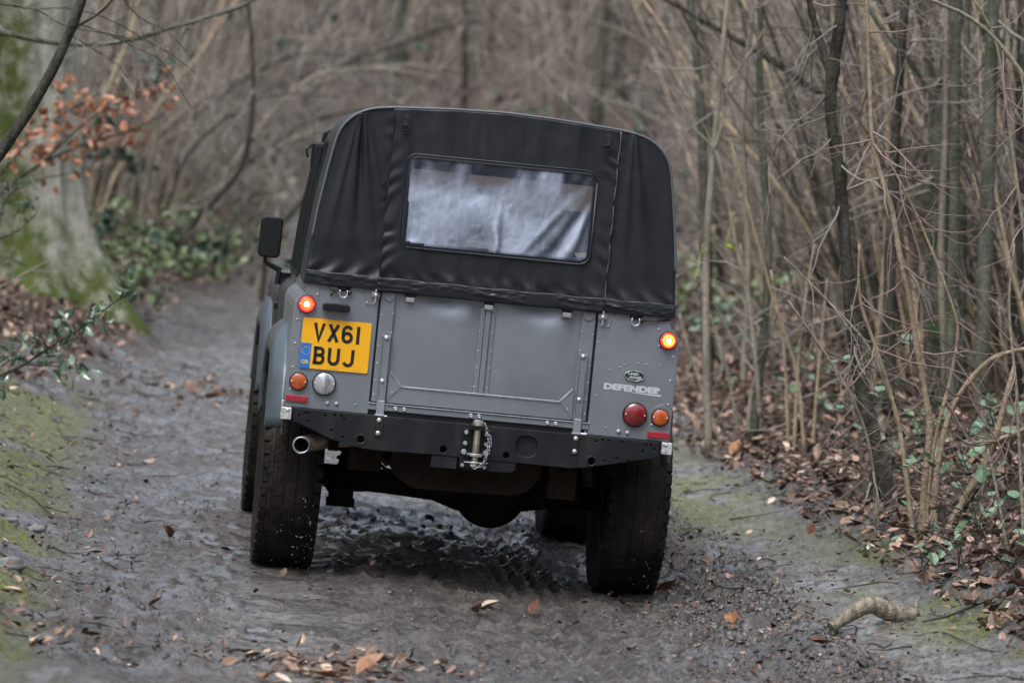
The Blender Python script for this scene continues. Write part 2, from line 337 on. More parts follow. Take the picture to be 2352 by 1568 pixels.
def ground_material():
    m = bpy.data.materials.new('woodland mud'); m.use_nodes = True
    n = m.node_tree.nodes; l = m.node_tree.links; p = n['Principled BSDF']
    tc = n.new('ShaderNodeTexCoord')
    def noise(sc, det, st=(1, 1, 1), ro=.6):
        mp = n.new('ShaderNodeMapping'); mp.inputs['Scale'].default_value = st; l.new(tc.outputs['Object'], mp.inputs[0])
        t = n.new('ShaderNodeTexNoise'); t.inputs['Scale'].default_value = sc; t.inputs['Detail'].default_value = det; t.inputs['Roughness'].default_value = ro
        l.new(mp.outputs[0], t.inputs['Vector']); return t.outputs[0]
    def rng_(s, lo, hi, a=0., b=1.):
        r = n.new('ShaderNodeMapRange'); r.inputs[1].default_value = lo; r.inputs[2].default_value = hi; r.inputs[3].default_value = a; r.inputs[4].default_value = b
        l.new(s, r.inputs[0]); return r.outputs[0]
    def mix(f, a, b):
        x = n.new('ShaderNodeMix'); x.data_type = 'RGBA'
        l.new(f, x.inputs[0])
        for i, c in ((6, a), (7, b)):
            if isinstance(c, tuple): x.inputs[i].default_value = (*c, 1)
            else: l.new(c, x.inputs[i])
        return x.outputs[2]
    def mul(a, b):
        x = n.new('ShaderNodeMath'); x.operation = 'MULTIPLY'; l.new(a, x.inputs[0])
        if isinstance(b, float): x.inputs[1].default_value = b
        else: l.new(b, x.inputs[1])
        return x.outputs[0]
    def attr(k):
        a = n.new('ShaderNodeAttribute'); a.attribute_name = k; return a.outputs['Fac']
    c = mix(rng_(noise(9, 9, (1, 1, 1), .75), .35, .68), (.032, .026, .021), (.165, .147, .130))
    c = mix(mul(attr('pale'), rng_(noise(5, 8, ro=.7), .3, .6)), c, (.31, .306, .29))
    c = mix(mul(rng_(noise(32, 6, ro=.8), .52, .62), .6), c, (.27, .25, .235)); c = mix(mul(rng_(noise(40, 6, (1, .6, 1), .8), .51, .59), .8), c, (.018, .015, .013)); c = mix(mul(rng_(noise(21, 5, (1, .5, 1), .8), .53, .62), .7), c, (.026, .021, .018))
    c = mix(mul(rng_(noise(26, 4), .63, .70), .8), c, (.06, .028, .016))
    c = mix(mul(attr('moss'), rng_(noise(22, 8, ro=.75), .36, .54)), c, mix(rng_(noise(45, 4), .4, .6), (.06, .075, .012), (.185, .21, .025)))
    c = mix(attr('litter'), c, mix(rng_(noise(16, 8, ro=.7), .35, .65), (.035, .027, .021), (.115, .085, .066)))
    l.new(c, p.inputs['Base Color'])
    l.new(rng_(noise(6, 6), .38, .62, .24, .55), p.inputs['Roughness']); p.inputs['Specular IOR Level'].default_value = .75; p.inputs['Coat Roughness'].default_value = .14
    l.new(mul(mul(rng_(noise(3.5, 6), .42, .56, 0, 1), rng_(attr('litter'), 0, 1, 1, 0)), rng_(attr('moss'), 0, .7, 1, 0)), p.inputs['Coat Weight']); l.new(rng_(attr('litter'), 0, 1, .75, .12), p.inputs['Specular IOR Level'])
    b = n.new('ShaderNodeBump'); b.inputs['Strength'].default_value = .9; b.inputs['Distance'].default_value = .03
    l.new(noise(48, 10, ro=.8), b.inputs['Height'])
    b2 = n.new('ShaderNodeBump'); b2.inputs['Strength'].default_value = .4; b2.inputs['Distance'].default_value = .03
    l.new(noise(11, 5), b2.inputs['Height']); l.new(b2.outputs[0], b.inputs['Normal'])
    l.new(b.outputs[0], p.inputs['Normal'])
    return m
gm.materials.append(ground_material())
g = bpy.data.objects.new('ground', gm); col.objects.link(g); g['kind'] = 'structure'
g['label'] = 'wet muddy woodland track with mossy verges'
def gz(x, y): return float(zg(x, y))

# ------------------------------------------------------------------ the vehicle (local: x right, y forward, z up; rear face at y = 0)
car = empty('off_road_vehicle', (-.213, 16.28, 0.0))
car.rotation_mode = 'XYZ'
car.rotation_euler = (Matrix.Rotation(R(5), 4, 'Z') @ Matrix.Rotation(R(5.7), 4, 'Y')).to_euler('XYZ')
tag(car, 'boxy grey off-road vehicle with black canvas hood driving away along the muddy track', 'off-road vehicle')
B = lambda: MB()

# tub: side walls, shoulder and rear quarter panels
side = [(.455, .718), (.80, .718), (.801, 1.125), (.796, 1.150), (.780, 1.172), (.760, 1.188), (.757, 1.235), (.455, 1.235)]
tub = B()
tub.prism(side, 0, .03); tub.prism([(-x, z) for x, z in side], 0, .03)
for s in (-1, 1):                                     # side skins with wheel opening, and floor
    prof = [(s * x, z) for x, z in side[1:7]]
    prof[0] = (s * .80, .60)
    for (ya, yb, zb) in ((.03, .24, .60), (.24, 1.20, .92), (1.20, 1.0, .6)):
        if yb < ya: continue
        P = [[(x, y, max(z, zb)) for x, z in prof] for y in (ya, yb)]
        tub.grid(P)
tub.box(-.60, .60, .06, 1.95, .70, .72)
t = tub.build('tub', M['paint'], car, bevel=.003)
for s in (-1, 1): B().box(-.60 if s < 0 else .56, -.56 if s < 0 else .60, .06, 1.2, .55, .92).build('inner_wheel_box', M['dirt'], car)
# overlapping corner cappings with their seams
capR = [(.701, .7205), (.703, .835), (.722, .858), (.762, .874), (.764, 1.075), (.744, 1.092), (.712, 1.112), (.703, 1.14), (.703, 1.225), (.756, 1.225), (.758, 1.19), (.779, 1.172), (.795, 1.148), (.799, 1.12), (.7985, .7205)]
for s in (-1, 1):
    B().prism([(s * x, z) for x, z in capR], -.0022, -.0002).build('corner_capping', M['paint'], car, bevel=.0008, segs=1)
for s in (-1, 1):
    B().prism([(s * .456, 1.233), (s * .520, 1.233), (s * .505, 1.165), (s * .456, 1.165)], -.0024, -.0004).build('latch_plate', M['paint'], car, bevel=.0006, segs=1)
# rivets
r_ = B()
for (x, z, r) in [(-.708, 1.188, .0055), (-.721, 1.117, .0055), (-.781, 1.079, .0055), (-.781, .98, .0055), (-.781, .882, .0055), (-.782, .791, .0055), (-.721, .793, .0055), (-.625, .747, .010), (-.588, .748, .010), (-.51, .752, .004),
                  (.709, 1.18, .0055), (.719, 1.111, .0055), (.78, 1.071, .0055), (.779, .972, .0055), (.78, .873, .0055), (.719, .783, .0055), (.779, .784, .0055), (.585, .743, .010), (.623, .741, .010),
                  (-.503, 1.173, .005), (-.475, 1.173, .005), (.472, 1.173, .005), (.500, 1.173, .005)]:
    disc(r_, (x, z), r, -.002, 12, r * .6)
r_.build('rivets', M['rivet'], t, smooth=True)
d_ = B()
for (x, z) in [(.564, 1.007), (.582, 1.019), (.641, 1.03), (.674, 1.029), (.733, 1.029), (.524, .991), (.47, 1.10), (.478, .88), (.53, .752)]:
    disc(d_, (x, z), .005, -.0003, 10, .0015)
d_.build('dents', M['paint'], t, smooth=True)

# tailgate
tg = B()
tg.box(-.447, -.387, 0, .03, .772, 1.235); tg.box(.387, .445, 0, .03, .772, 1.235)
tg.box(-.387, .387, .001, .03, .772, .838)
tgo = tg.build('tailgate', M['paint'], car, bevel=.004)
def pressed(x0, x1):
    n = 40; X, Z = np.meshgrid(np.linspace(x0, x1, n), np.linspace(.838, 1.235, n)); 
    u = (X - x0) / (x1 - x0); v = (Z - .838) / .397
    bulge = np.sin(u * math.pi) ** .7 * np.sin(np.clip(v, 0, 1) * math.pi) ** .7
    dent = .018 * np.exp(-(((u - .62) / .22) ** 2 + ((v - .93) / .10) ** 2)) + .007 * np.exp(-(((u - .93) / .10) ** 2 + ((v - .82) / .22) ** 2))
    Y = .014 - .010 * bulge + dent + .002 * fbm(X, Z, 3, 9, 4)
    return np.stack([X, Y, Z], -1)
for a, b_ in ((-.387, -.011), (.011, .387)):
    B().grid(pressed(a, b_)).build('pressed_panel', M['paint'], tgo, smooth=True)
q = B(); q.box(-.011, .011, -.003, .02, .838, 1.235); q.build('centre_rib', M['paint'], tgo, bevel=.003)
q = B(); q.box(-.034, -.013, .0055, .009, .838, 1.2); q.box(.013, .03, .0055, .009, .838, 1.2)
q.build('rib_flange', M['paint'], tgo, bevel=.001, segs=1)
q = B(); q.box(-.332, .332, -.004, .004, .838, .846)
for s in (-1, 1):
    q.prism([(s * .384, .896), (s * .377, .902), (s * .327, .848), (s * .332, .838)], -.004, .006)
q.build('bottom_bead', M['galv'], tgo, bevel=.0015, segs=1)
for s in (-1, 1):
    B().prism([(s * .386, .895), (s * .332, .839), (s * .386, .775)], -.0025, -.0002).build('corner_gusset', M['paint'], tgo, bevel=.0008, segs=1)
q = B()
for s in (-1, 1):
    for z in (1.19, 1.10, 1.02, .95, .87): disc(q, (s * .026 - (.002 if s < 0 else 0), z), .004, .0054, 8, .002)
    for z in (1.13, 1.0, .93, .86, .80): disc(q, (s * .437, z), .0045, -.0002, 8, .002)
    for z in (1.14, 1.06, .985): disc(q, (s * .392, z), .004, -.0002, 8, .002)
disc(q, (-.365, .815), .005, -.002, 10, .002); disc(q, (.365, .815), .005, -.002, 10, .002)
q.build('tailgate_rivets', M['rivet'], tgo, smooth=True)
q = B(); q.box(-.4553, -.4465, .024, .035, .74, 1.235); q.box(.4448, .4553, .024, .035, .74, 1.235); q.box(-.455, .455, .02, .035, .7655, .7725)
q.build('seal', M['ink'], tgo)
# hinge straps
for s in (-1, 1):
    xa, xb = (-.4265, -.392) if s < 0 else (.391, .4245)
    q = B(); q.box(xa, xb, -.012, -.002, .780, 1.049); q.box(xa, xa + .004, -.018, -.012, .780, 1.045); q.box(xb - .004, xb, -.018, -.012, .780, 1.045)
    h = q.build('hinge_strap', M['paint'], tgo, bevel=.002)
    q = B(); q.box(xa + .003, xb + .002, -.016, -.004, .722, .780); q.box(xa - .002, xb + .004, -.022, .0, .717, .722)
    q.build('hinge_foot', M['galv'], tgo, bevel=.002)
    q = B()
    for z in (1.036, .858): disc(q, ((xa + xb) / 2, z), .0115, -.0125, 18, .003); disc(q, ((xa + xb) / 2, z), .006, -.0155, 12, .004)
    q.build('strap_bolts', M['galv'], tgo, smooth=True)
q = B(); q.tube([(.428, -.016, .720), (.452, -.016, .720)], .0055, 8); q.tube([(.446, -.016, .705), (.446, -.016, .735)], .003, 6); q.tube([(-.387, -.016, .716), (-.378, -.016, .716)], .005, 8)
q.build('hinge_pin', M['chrome'], tgo)
# top latches and buckles under the hem
for s in (-1, 1):
    q = B(); q.prism([(s * .388, 1.228), (s * .442, 1.222), (s * .442, 1.205), (s * .425, 1.19), (s * .408, 1.185), (s * .388, 1.205)], -.006, -.001)
    l_ = q.build('latch', M['paint'], tgo, bevel=.002)
    q = B(); q.lathe([(.019, 0), (.019, -.006), (.012, -.009), (1e-4, -.009)], (s * .471, -.002, 1.208), 'y', 20); q.box(s * .471 - .016, s * .471 + .016, -.014, -.009, 1.199, 1.214)
    q.build('latch_boss', M['paint'], l_, smooth=True, auto=35)
    q = B(); q.box(s * .471 - .0035, s * .471 + .0035, -.026, -.014, 1.178, 1.232); disc(q, (s * .471, 1.208), .008, -.026, 12, .004)
    q.build('latch_lever', M['chrome'], l_, bevel=.0015)
for x in (-.328, -.002, .323):
    q = B(); q.box(x - .018, x + .018, -.014, -.004, 1.192, 1.212)
    k_ = q.build('hood_buckle', M['rivet'], tgo, bevel=.003)
    q = B(); q.prism([(x - .030, 1.232), (x + .030, 1.232), (x + .018, 1.210), (x - .018, 1.210)], -.008, -.003); q.tube([(x - .017, -.012, 1.216), (x, -.016, 1.219), (x + .017, -.012, 1.216)], .003, 6)
    q.build('webbing_tab', M['webbing'], k_)
for s, x in ((-1, -.603), (1, .609)):
    pts = [(x + .017 * math.cos(a), -.012, 1.204 + .020 * math.sin(a)) for a in np.linspace(R(-215), R(35), 16)]
    q = B(); q.tube(pts, .0038, 8); dd = q.build('tie_ring', M['chrome'], car, smooth=True)
    q = B(); q.prism([(x - .034, 1.235), (x + .034, 1.235), (x + .020, 1.212), (x - .020, 1.212)], -.010, -.004)
    q.tube([(x + .02, -.014, 1.214), (x + .03, -.02, 1.206), (x + .022, -.014, 1.200), (x + .03, -.013, 1.214)], .006, 6)
    if s > 0: q.tube([(x + .03, -.012, 1.210), (x + .08, -.01, 1.213), (.752, -.006, 1.222)], .0038, 6)
    else: q.tube([(x - .02, -.012, 1.218), (x - .045, -.010, 1.200), (x - .052, -.01, 1.188)], .0038, 6); q.tube([(x - .06, -.01, 1.222), (x - .03, -.012, 1.205)], .0035, 6)
    q.build('cord_knot', M['webbing'], dd, smooth=True)

# sill bar
q = B(); q.box(-.459, .459, -.006, .03, .738, .764); sb = q.build('sill_bar', M['paint'], car, bevel=.003)
q = B(); q.box(-.459, .459, -.012, .02, .7642, .7675); q.build('sill_lip', M['galv'], sb, bevel=.001, segs=1)
q = B()
for x in (-.343, -.308, -.031, .003, .287, .322): q.lathe([(.0095, 0), (.008, -.004), (.0035, -.005), (.003, -.003), (1e-4, -.003)], (x, -.0065, .7515), 'y', 14)
q.build('sill_rivets', M['chrome'], sb, smooth=True)
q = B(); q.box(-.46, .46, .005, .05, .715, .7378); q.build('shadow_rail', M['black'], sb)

# crossmember with real holes
cm = [(-.763, .7175), (.757, .7165), (.756, .653), (.599, .614), (.45, .582), (.398, .575), (.176, .577), (-.175, .579), (-.40, .574), (-.459, .577), (-.592, .602), (-.758, .664)]
q = B(); q.prism(cm, -.028, .10); cmo = q.build('rear_crossmember', M['black'], car)
cut = B()
for x, z, r in [(-.475, .614, .0145), (-.133, .605, .0145), (.128, .604, .0135), (.482, .612, .015)] + \
        [(x, z, .0048) for x, z in [(-.70, .700), (-.715, .700), (-.735, .690), (-.700, .668), (-.63, .699), (-.592, .703), (-.563, .702), (-.551, .690), (-.60, .640), (-.55, .617), (.495, .697), (.52, .705), (.546, .703), (.60, .702), (.70, .699), (.722, .700), (.737, .686), (.690, .672), (.63, .628), (.585, .634), (.535, .62)]]:
    cut.tube([(x, -.05, z), (x, .05 if r > .01 else -.012, z)], r, 20)
cut.prism(rrect(.162, .254, .603, .692, .036), -.05, -.010)
cut.box(.193, .226, -.06, .05, .636, .660)
co = cut.build('cutter', M['black'], None); co.parent = car
bm_ = cmo.modifiers.new('cut', 'BOOLEAN'); bm_.object = co; bm_.solver = 'EXACT'; bm_.operation = 'DIFFERENCE'
bpy.context.view_layer.update()
me2 = bpy.data.meshes.new_from_object(cmo.evaluated_get(bpy.context.evaluated_depsgraph_get()))
cmo.modifiers.clear(); cmo.data = me2; bpy.data.objects.remove(co)
q_ = cmo.modifiers.new('bevel', 'BEVEL'); q_.width = .002; q_.segments = 2; q_.limit_method = 'ANGLE'; q_.angle_limit = R(50)
q = B()
for x, z, r in [(-.475, .614, .0165), (.482, .612, .017)]: q.lathe([(r, -.0), (r + .005, -.003), (r + .006, 0)], (x, -.0285, z), 'y', 24)
q.build('hole_ring', M['black'], cmo, smooth=True)
for s in (-1, 1):
    q = B(); q.box(s * .405 - .016, s * .405 + .016, -.033, -.0285, .632, .715); kb = q.build('hinge_bracket', M['black'], cmo, bevel=.002)
    for z in (.699, .646): q = B(); disc(q, (s * .408, z), .0105, -.0335, 14, .006); q.build('bracket_bolt', M['chrome'], kb, smooth=True)
q = B(); q.box(-.178, -.072, -.024, -.020, .528, .5765); q.build('step_plate', M['black'], cmo, bevel=.001, segs=1); q = B(); q.prism([(.03, .5765), (.170, .5765), (.172, .546), (.150, .533), (-.045, .527), (-.045, .5765)], -.024, -.020)
q.build('step_plate', M['black'], cmo, bevel=.001, segs=1)
# white metal brackets at both ends
for s in (-1, 1):
    q = B(); q.box(min(s * .768, s * .812), max(s * .768, s * .812), -.022, .02, .667, .7165)
    if s < 0: q.box(-.812, -.804, -.018, .0, .7165, .745)
    o_ = q.build('corner_bracket', M['worn'], car, bevel=.003)
    q = B(); disc(q, (s * .785, .705), .0065, -.0225, 12, .004); q.build('bracket_bolt', M['steel'], o_, smooth=True)

# tow hitch
q = B(); q.box(-.064, .062, -.036, -.0285, .535, .700); q.box(-.035, .028, -.10, -.036, .700, .722); q.box(-.035, .030, -.10, -.036, .590, .600)
hp = q.build('tow_hitch', M['blackp'], car, bevel=.003)
q = B(); q.lathe([(.014, 0), (.014, .165), (1e-4, .168)], (-.004, -.082, .552), 'z', 20); q.lathe([(.024, 0), (.024, .012), (.010, .018), (1e-4, .018)], (-.004, -.082, .719), 'z', 20)
q.build('tow_pin', M['steel'], hp, smooth=True, auto=40)
q = B()
for x, z, r in [(-.046, .684, .010), (-.047, .639, .010), (-.049, .603, .0125), (.037, .683, .010), (.039, .641, .010), (.040, .605, .0125), (-.050, .548, .0075), (.041, .547, .008)]:
    q.lathe([(r, 0), (r, -.010), (r * .75, -.013), (1e-4, -.013)], (x, -.0365, z), 'y', 6 if r > .009 else 14)
q.build('hitch_bolts', M['chrome'], hp)
q = B(); q.lathe([(.034, .006), (.036, 0), (.034, -.006)], (-.004, -.075, .598), 'z', 24); q.tube([(-.05, -.098, .566), (.05, -.098, .568)], .0028, 6)
pts = [(.022 * math.cos(a) - .004, -.086 - .01 * math.sin(a), .734 + .006 * math.sin(a)) for a in np.linspace(0, 2 * math.pi, 20)]
q.tube(pts, .002, 5)
q.build('retaining_clip', M['chrome'], hp, smooth=True)
q = B()
path = [(.022, .732), (.030, .712), (.034, .695), (.045, .682), (.052, .672), (.054, .655), (.050, .638), (.050, .622), (.046, .607), (.040, .592), (.034, .577), (.026, .563), (.015, .552), (.002, .545), (-.012, .548), (-.022, .557)]
path2 = [(.040, .672), (.044, .656), (.044, .640), (.040, .625), (.040, .610), (.036, .597)]
for pa in (path, path2):
    for i in range(len(pa) - 1):
        (xa, za), (xb, zb) = pa[i], pa[i + 1]; dx, dz = xb - xa, zb - za; L = math.hypot(dx, dz); dx /= L; dz /= L
        cx, cz = (xa + xb) / 2, (za + zb) / 2; hl = L * .62; hw = .0048 if i % 2 else .0015
        lp = []
        for a in np.linspace(0, 2 * math.pi, 13):
            s_, c_ = math.sin(a) * hl, math.cos(a); lp.append((cx + dx * s_ - dz * c_ * hw, -.100 + (0 if i % 2 else .0045 * c_), cz + dz * s_ + dx * c_ * hw))
        q.tube(lp, .0014, 5, cap=False)
q.build('safety_chain', M['chrome'], hp, smooth=True)

# lamps
def lamp(name, x, z, r, kind):
    q = B(); q.lathe([(r + .0045, 0), (r + .0045, -.010), (r + .001, -.014), (r - .003, -.013)], (x, -.002, z), 'y', 32)
    base = q.build(name, M['blackp'], car, smooth=True, auto=40)
    prof = [(r, -.010)] + [(r * math.cos(a), -.012 - r * .42 * math.sin(a)) for a in np.linspace(0, R(88), 12)] + [(1e-4, -.012 - r * .42)]
    if kind.startswith('lit'):
        # concentric prism rings: red rim, orange ring, bright core
        ring = [(r, .010), (r, .016), (r * .93, .022), (r * .80, .027), (r * .76, .024)]; q = B(); q.lathe([(a, -b) for a, b in ring], (x, -.002, z), 'y', 32)
        q.build('red_lens', M['lit3'], base, smooth=True)
        q = B(); q.lathe([(a * r, -b) for a, b in [(.76, .024), (.70, .030), (.56, .031), (.50, .026)]], (x, -.002, z), 'y', 32)
        q.build('orange_ring', M['lit2'] if x > 0 else M['lit2r'], base, smooth=True)
        q = B(); q.lathe([(a * r, -b) for a, b in [(.50, .026), (.44, .031), (.36, .030)]], (x, -.002, z), 'y', 32); q.build('inner_ring', M['lit3'], base, smooth=True)
        q = B(); q.lathe([(a * r, -b) for a, b in [(.36, .030), (.25, .036), (.1, .038), (.002, .038)]], (x, -.002, z), 'y', 32)
        q.build('bulb_glow', M['lit1'], base, smooth=True)
    else:
        k = 10; pr = []
        for i in range(k * 2 + 1):
            a = R(88) * i / (k * 2); rr = r * math.cos(a); pr.append((max(rr, 1e-4), -.012 - r * .40 * math.sin(a) - (.0012 if i % 2 else 0)))
        q = B(); q.lathe([(r, -.009)] + pr, (x, -.002, z), 'y', 36); q.build('lens', M[kind], base, smooth=True)
    for s in (-1, 1): q = B(); disc(q, (x + s * r * .83, z), .0042, -.026, 10, .003); q.build('lens_screw', M['chrome'], base, smooth=True)
    return base
lamp('tail_lamp', -.749, 1.145, .0325, 'lit'); lamp('tail_lamp', .752, 1.137, .0325, 'lit')
lamp('indicator_lamp', -.752, .826, .033, 'amber'); lamp('indicator_lamp', .751, .817, .033, 'amber')
lamp('reversing_lamp', -.646, .826, .045, 'clear'); lamp('fog_lamp', .645, .819, .047, 'redlens')
for x0, x1, z0, z1 in ((-.797, -.708, .743, .7675), (.705, .796, .731, .756)):
    B().box(x0, x1, -.012, -.0025, z0, z1).build('reflector', M['refl'], car, bevel=.002)
# number plate and its lamp
q = B(); q.prism(rrect(-.684, -.572, 1.126, 1.158, .012, 4), -.045, -.003); pl_ = q.build('plate_lamp', M['blackp'], car, bevel=.004)
q = B(); q.box(-.640, -.616, -.048, -.044, 1.128, 1.156); disc(q, (-.628, 1.140), .005, -.0485, 10, .002); q.build('lamp_clip', M['blackp'], pl_)
q = B(); q.prism(rrect(-.7565, -.474, .8835, 1.0905, .008, 4), -.0065, -.0025); npl = q.build('number_plate', M['yellow'], car)
q = B(); q.prism([(-.7563, .890), (-.7563, .9865), (-.713, .9865), (-.713, .8838), (-.749, .8838), (-.7545, .8855)], -.0072, -.0066); q.build('blue_band', M['blue'], npl)
ch = B(); W = .0134; H1 = (.9985, 1.0735); H2 = (.9025, .9765)
def g_(x0, x1, z0, z1, strokes):
    wx, wz = x1 - x0, z1 - z0; h = W / 2
    for st in strokes: ribbon(ch, [(x0 + h + u * (wx - W), z0 + h + v * (wz - W)) for u, v in st], W, -.0078, -.0066)
def arc(cx, cz, rx, rz, a0, a1, n=9): return [(cx + rx * math.cos(R(a)), cz + rz * math.sin(R(a))) for a in np.linspace(a0, a1, n)]
g_(-.712, -.662, *H1, [[(0, 1.09), (.5, -.02), (1, 1.09)]])
g_(-.652, -.603, *H1, [[(0, 1.08), (1, -.08)], [(0, -.08), (1, 1.08)]])
g_(-.594, -.547, *H1, [arc(.5, .72, .5, .28, 25, 180, 8) + [(0, .5)] + arc(.5, .27, .5, .27, 180, 360, 9) + arc(.5, .31, .5, .27, 0, 180, 9)])
g_(-.5325, -.520, *H1, [[(.5, -.09), (.5, 1.09)]])
g_(-.7045, -.654, *H2, [[(.10, -.09), (.10, 1.09)], [(-.12, 1), (.6, 1)] + arc(.62, .77, .32, .23, 90, -90, 7) + [(.1, .53)], [(.5, .53)] + arc(.66, .27, .34, .27, 90, -90, 8) + [(-.12, 0)]])
g_(-.643, -.593, *H2, [[(0, 1.09), (0, .35)] + arc(.5, .32, .5, .32, 180, 360, 10) + [(1, 1.09)]])
g_(-.583, -.534, *H2, [[(1, 1.09), (1, .35)] + arc(.5, .30, .5, .30, 0, -160, 9)])
ch.build('registration', M['ink'], npl)
q = B()
for i in range(12):
    a = i * math.pi / 6; q.tube([(-.7335 + .0155 * math.cos(a), -.0078, .955 + .0155 * math.sin(a)), (-.7335 + .0155 * math.cos(a), -.0070, .955 + .0155 * math.sin(a))], .0020, 5)
q.build('star_ring', M['gold'], npl)
text('GB', 'country_code', -.749, -.720, .901, .918, -.0072, M['gold'], npl, bold=.03)
q = B()
for i in range(14): q.box(-.643 + i * .0034, -.641 + i * .0034, -.0070, -.0066, .8895, .891)
for i in range(10): q.box(-.535 + i * .0034, -.533 + i * .0034, -.0070, -.0066, .8895, .8905)
q.build('maker_line', M['ink'], npl)
# badge and lettering
q = B(); ell = [(.628 + .045 * math.cos(a), .979 + .0235 * math.sin(a)) for a in np.linspace(0, 2 * math.pi, 40, endpoint=False)]
q.prism(ell, -.006, -.0003); bd = q.build('oval_badge', M['badge'], car, bevel=.002)
ringp = [(.628 + .0415 * math.cos(a), -.0066, .979 + .0205 * math.sin(a)) for a in np.linspace(0, 2 * math.pi, 41)]
q = B(); q.tube(ringp, .0011, 5); q.build('badge_rim', M['badger'], bd)
text('LAND-', 'badge_lettering', .600, .646, .981, .992, -.0061, M['badger'], bd, bold=.03, shear=.2)
text('-ROVER', 'badge_lettering', .603, .657, .966, .977, -.0061, M['badger'], bd, bold=.03, shear=.2)
df = text('DEFENDER', 'model_lettering', .505, .748, .9125, .9385, -.0004, M['white'], car, bold=.06)
q = B(); q.prism([(.575, .9105), (.748, .9095), (.745, .9015)], -.0013, -.0003); q.build('underline', M['white'], df)

# ---------------------------------------------------------------- canvas hood
OUT = [(.768, 1.230), (.760, 1.34), (.750, 1.458), (.741, 1.54), (.729, 1.622), (.712, 1.73), (.694, 1.83), (.678, 1.875), (.655, 1.908), (.617, 1.941), (.575, 1.961), (.53, 1.972), (.465, 1.980)]
def curve_pts(P, n):
    P = np.asarray(P, float); d = np.r_[0, np.cumsum(np.linalg.norm(np.diff(P, axis=0), axis=1))]; t = np.linspace(0, d[-1], n)
    return np.stack([np.interp(t, d, P[:, i]) for i in range(P.shape[1])], 1)
ZT = lambda x: np.interp(np.abs(x), [0, .2, .47], [2.003, 1.997, 1.980])
# roof and sides
full = [(-x, z) for x, z in OUT] + [(x, ZT(x)) for x in np.linspace(-.4, .4, 9)] + OUT[::-1]
full = curve_pts(full, 140)
Yr = np.linspace(.004, 1.98, 30); P = np.zeros((30, 140, 3))
for i, y in enumerate(Yr):
    k = y / 1.98; x = full[:, 0] * (1 - .045 * k); z = full[:, 1].copy()
    z = z - .008 * np.sin(k * math.pi * 3) ** 2 * (z > 1.8) + .006 * fbm(full[:, 0] * 3 + 5, np.full(140, y * 5), 3, 1, 6)
    z = np.where(z > 1.8, z - .028 * np.clip((k - .75) / .25, 0, 1) ** 2, z)
    low = 1.30 if y > 1.02 else 1.0
    P[i] = np.stack([x, np.full(140, y), z], 1)
keep = B(); keep.v.append(P.reshape(-1, 3)); keep.n = P.size // 3; keep.tone.append(np.full(keep.n, .5))
for i in range(29):
    for j in range(139):
        zc = P[i, j, 2]
        if Yr[i] > 1.0 and zc < 1.80: continue                      # the door tops start here
        keep.f.append([i * 140 + j, i * 140 + j + 1, (i + 1) * 140 + j + 1, (i + 1) * 140 + j]); keep.mi.append(0)
hood = keep.build('canvas_hood', M['canvas'], car, smooth=True, solid=.004)
q = B(); pp = curve_pts(full, 90); q.tube(np.stack([pp[:, 0], np.full(90, -.004), pp[:, 1] + .001], 1)[6:-6], .0055, 8); q.build('hood_piping', M['piping'], hood, smooth=True)
def g2(a, b): return np.exp(-(a / b) ** 2)
def corner(s):
    n, m = 90, 46
    Bd = curve_pts(OUT, n); S = np.stack([np.full(n, .458), np.linspace(1.232, 1.979, n)], 1)
    tt = np.linspace(0, 1, n)[:, None]; aa = np.linspace(0, 1, m)[None, :]
    X = S[:, 0:1] * (1 - aa) + Bd[:, 0:1] * aa; Z = S[:, 1:2] * (1 - aa) + Bd[:, 1:2] * aa
    Y = -.002 + 0 * X
    up = np.clip((Z - 1.27) / .15, 0, 1)
    # folds falling from the shoulder
    if s < 0:
        ang = np.arctan2(X - .60, 2.02 - Z)
        Y += -.015 * up * (g2(ang - .02, .07) + .9 * g2(ang + .14, .06) + .6 * g2(ang - .155, .04) + .5 * g2(ang + .27, .05)) * np.clip((Z - 1.35) / .4, 0, 1) ** .7
        Y += .012 * g2(ang + .05, .03) * np.clip((Z - 1.45) / .3, 0, 1)
    else:
        ang = np.arctan2(X - .52, 2.05 - Z)
        Y += -.013 * up * (g2(ang - .16, .06) + .7 * g2(ang - .02, .05)) * np.clip((Z - 1.3) / .4, 0, 1)
    Y += .010 * fbm(X * 2.2 + 3 * s, Z * 1.0, 3, 3, 14 + s) * up
    # gathers along the hem and seam
    near = g2(Z - 1.285, .035); Y += near * .008 * np.sin(X * 62 + Z * 40 + 5 * fbm(X, Z, 2, 6, 2))
    Y += g2(X - .47, .025) * .0012 * np.sin(Z * 75 + X * 30 + 8 * fbm(X, Z, 2, 7, 9)) * up
    Y -= .012 * g2(Z - 1.24, .05); Y = np.where(aa > .985, np.maximum(Y, 0), Y)
    q = B(); Q = np.stack([s * X, Y, Z], -1); q.grid(Q if s < 0 else Q[:, ::-1])
    return q
for s in (-1, 1): corner(s).build('rear_corner_panel', M['canvas'], hood, smooth=True)
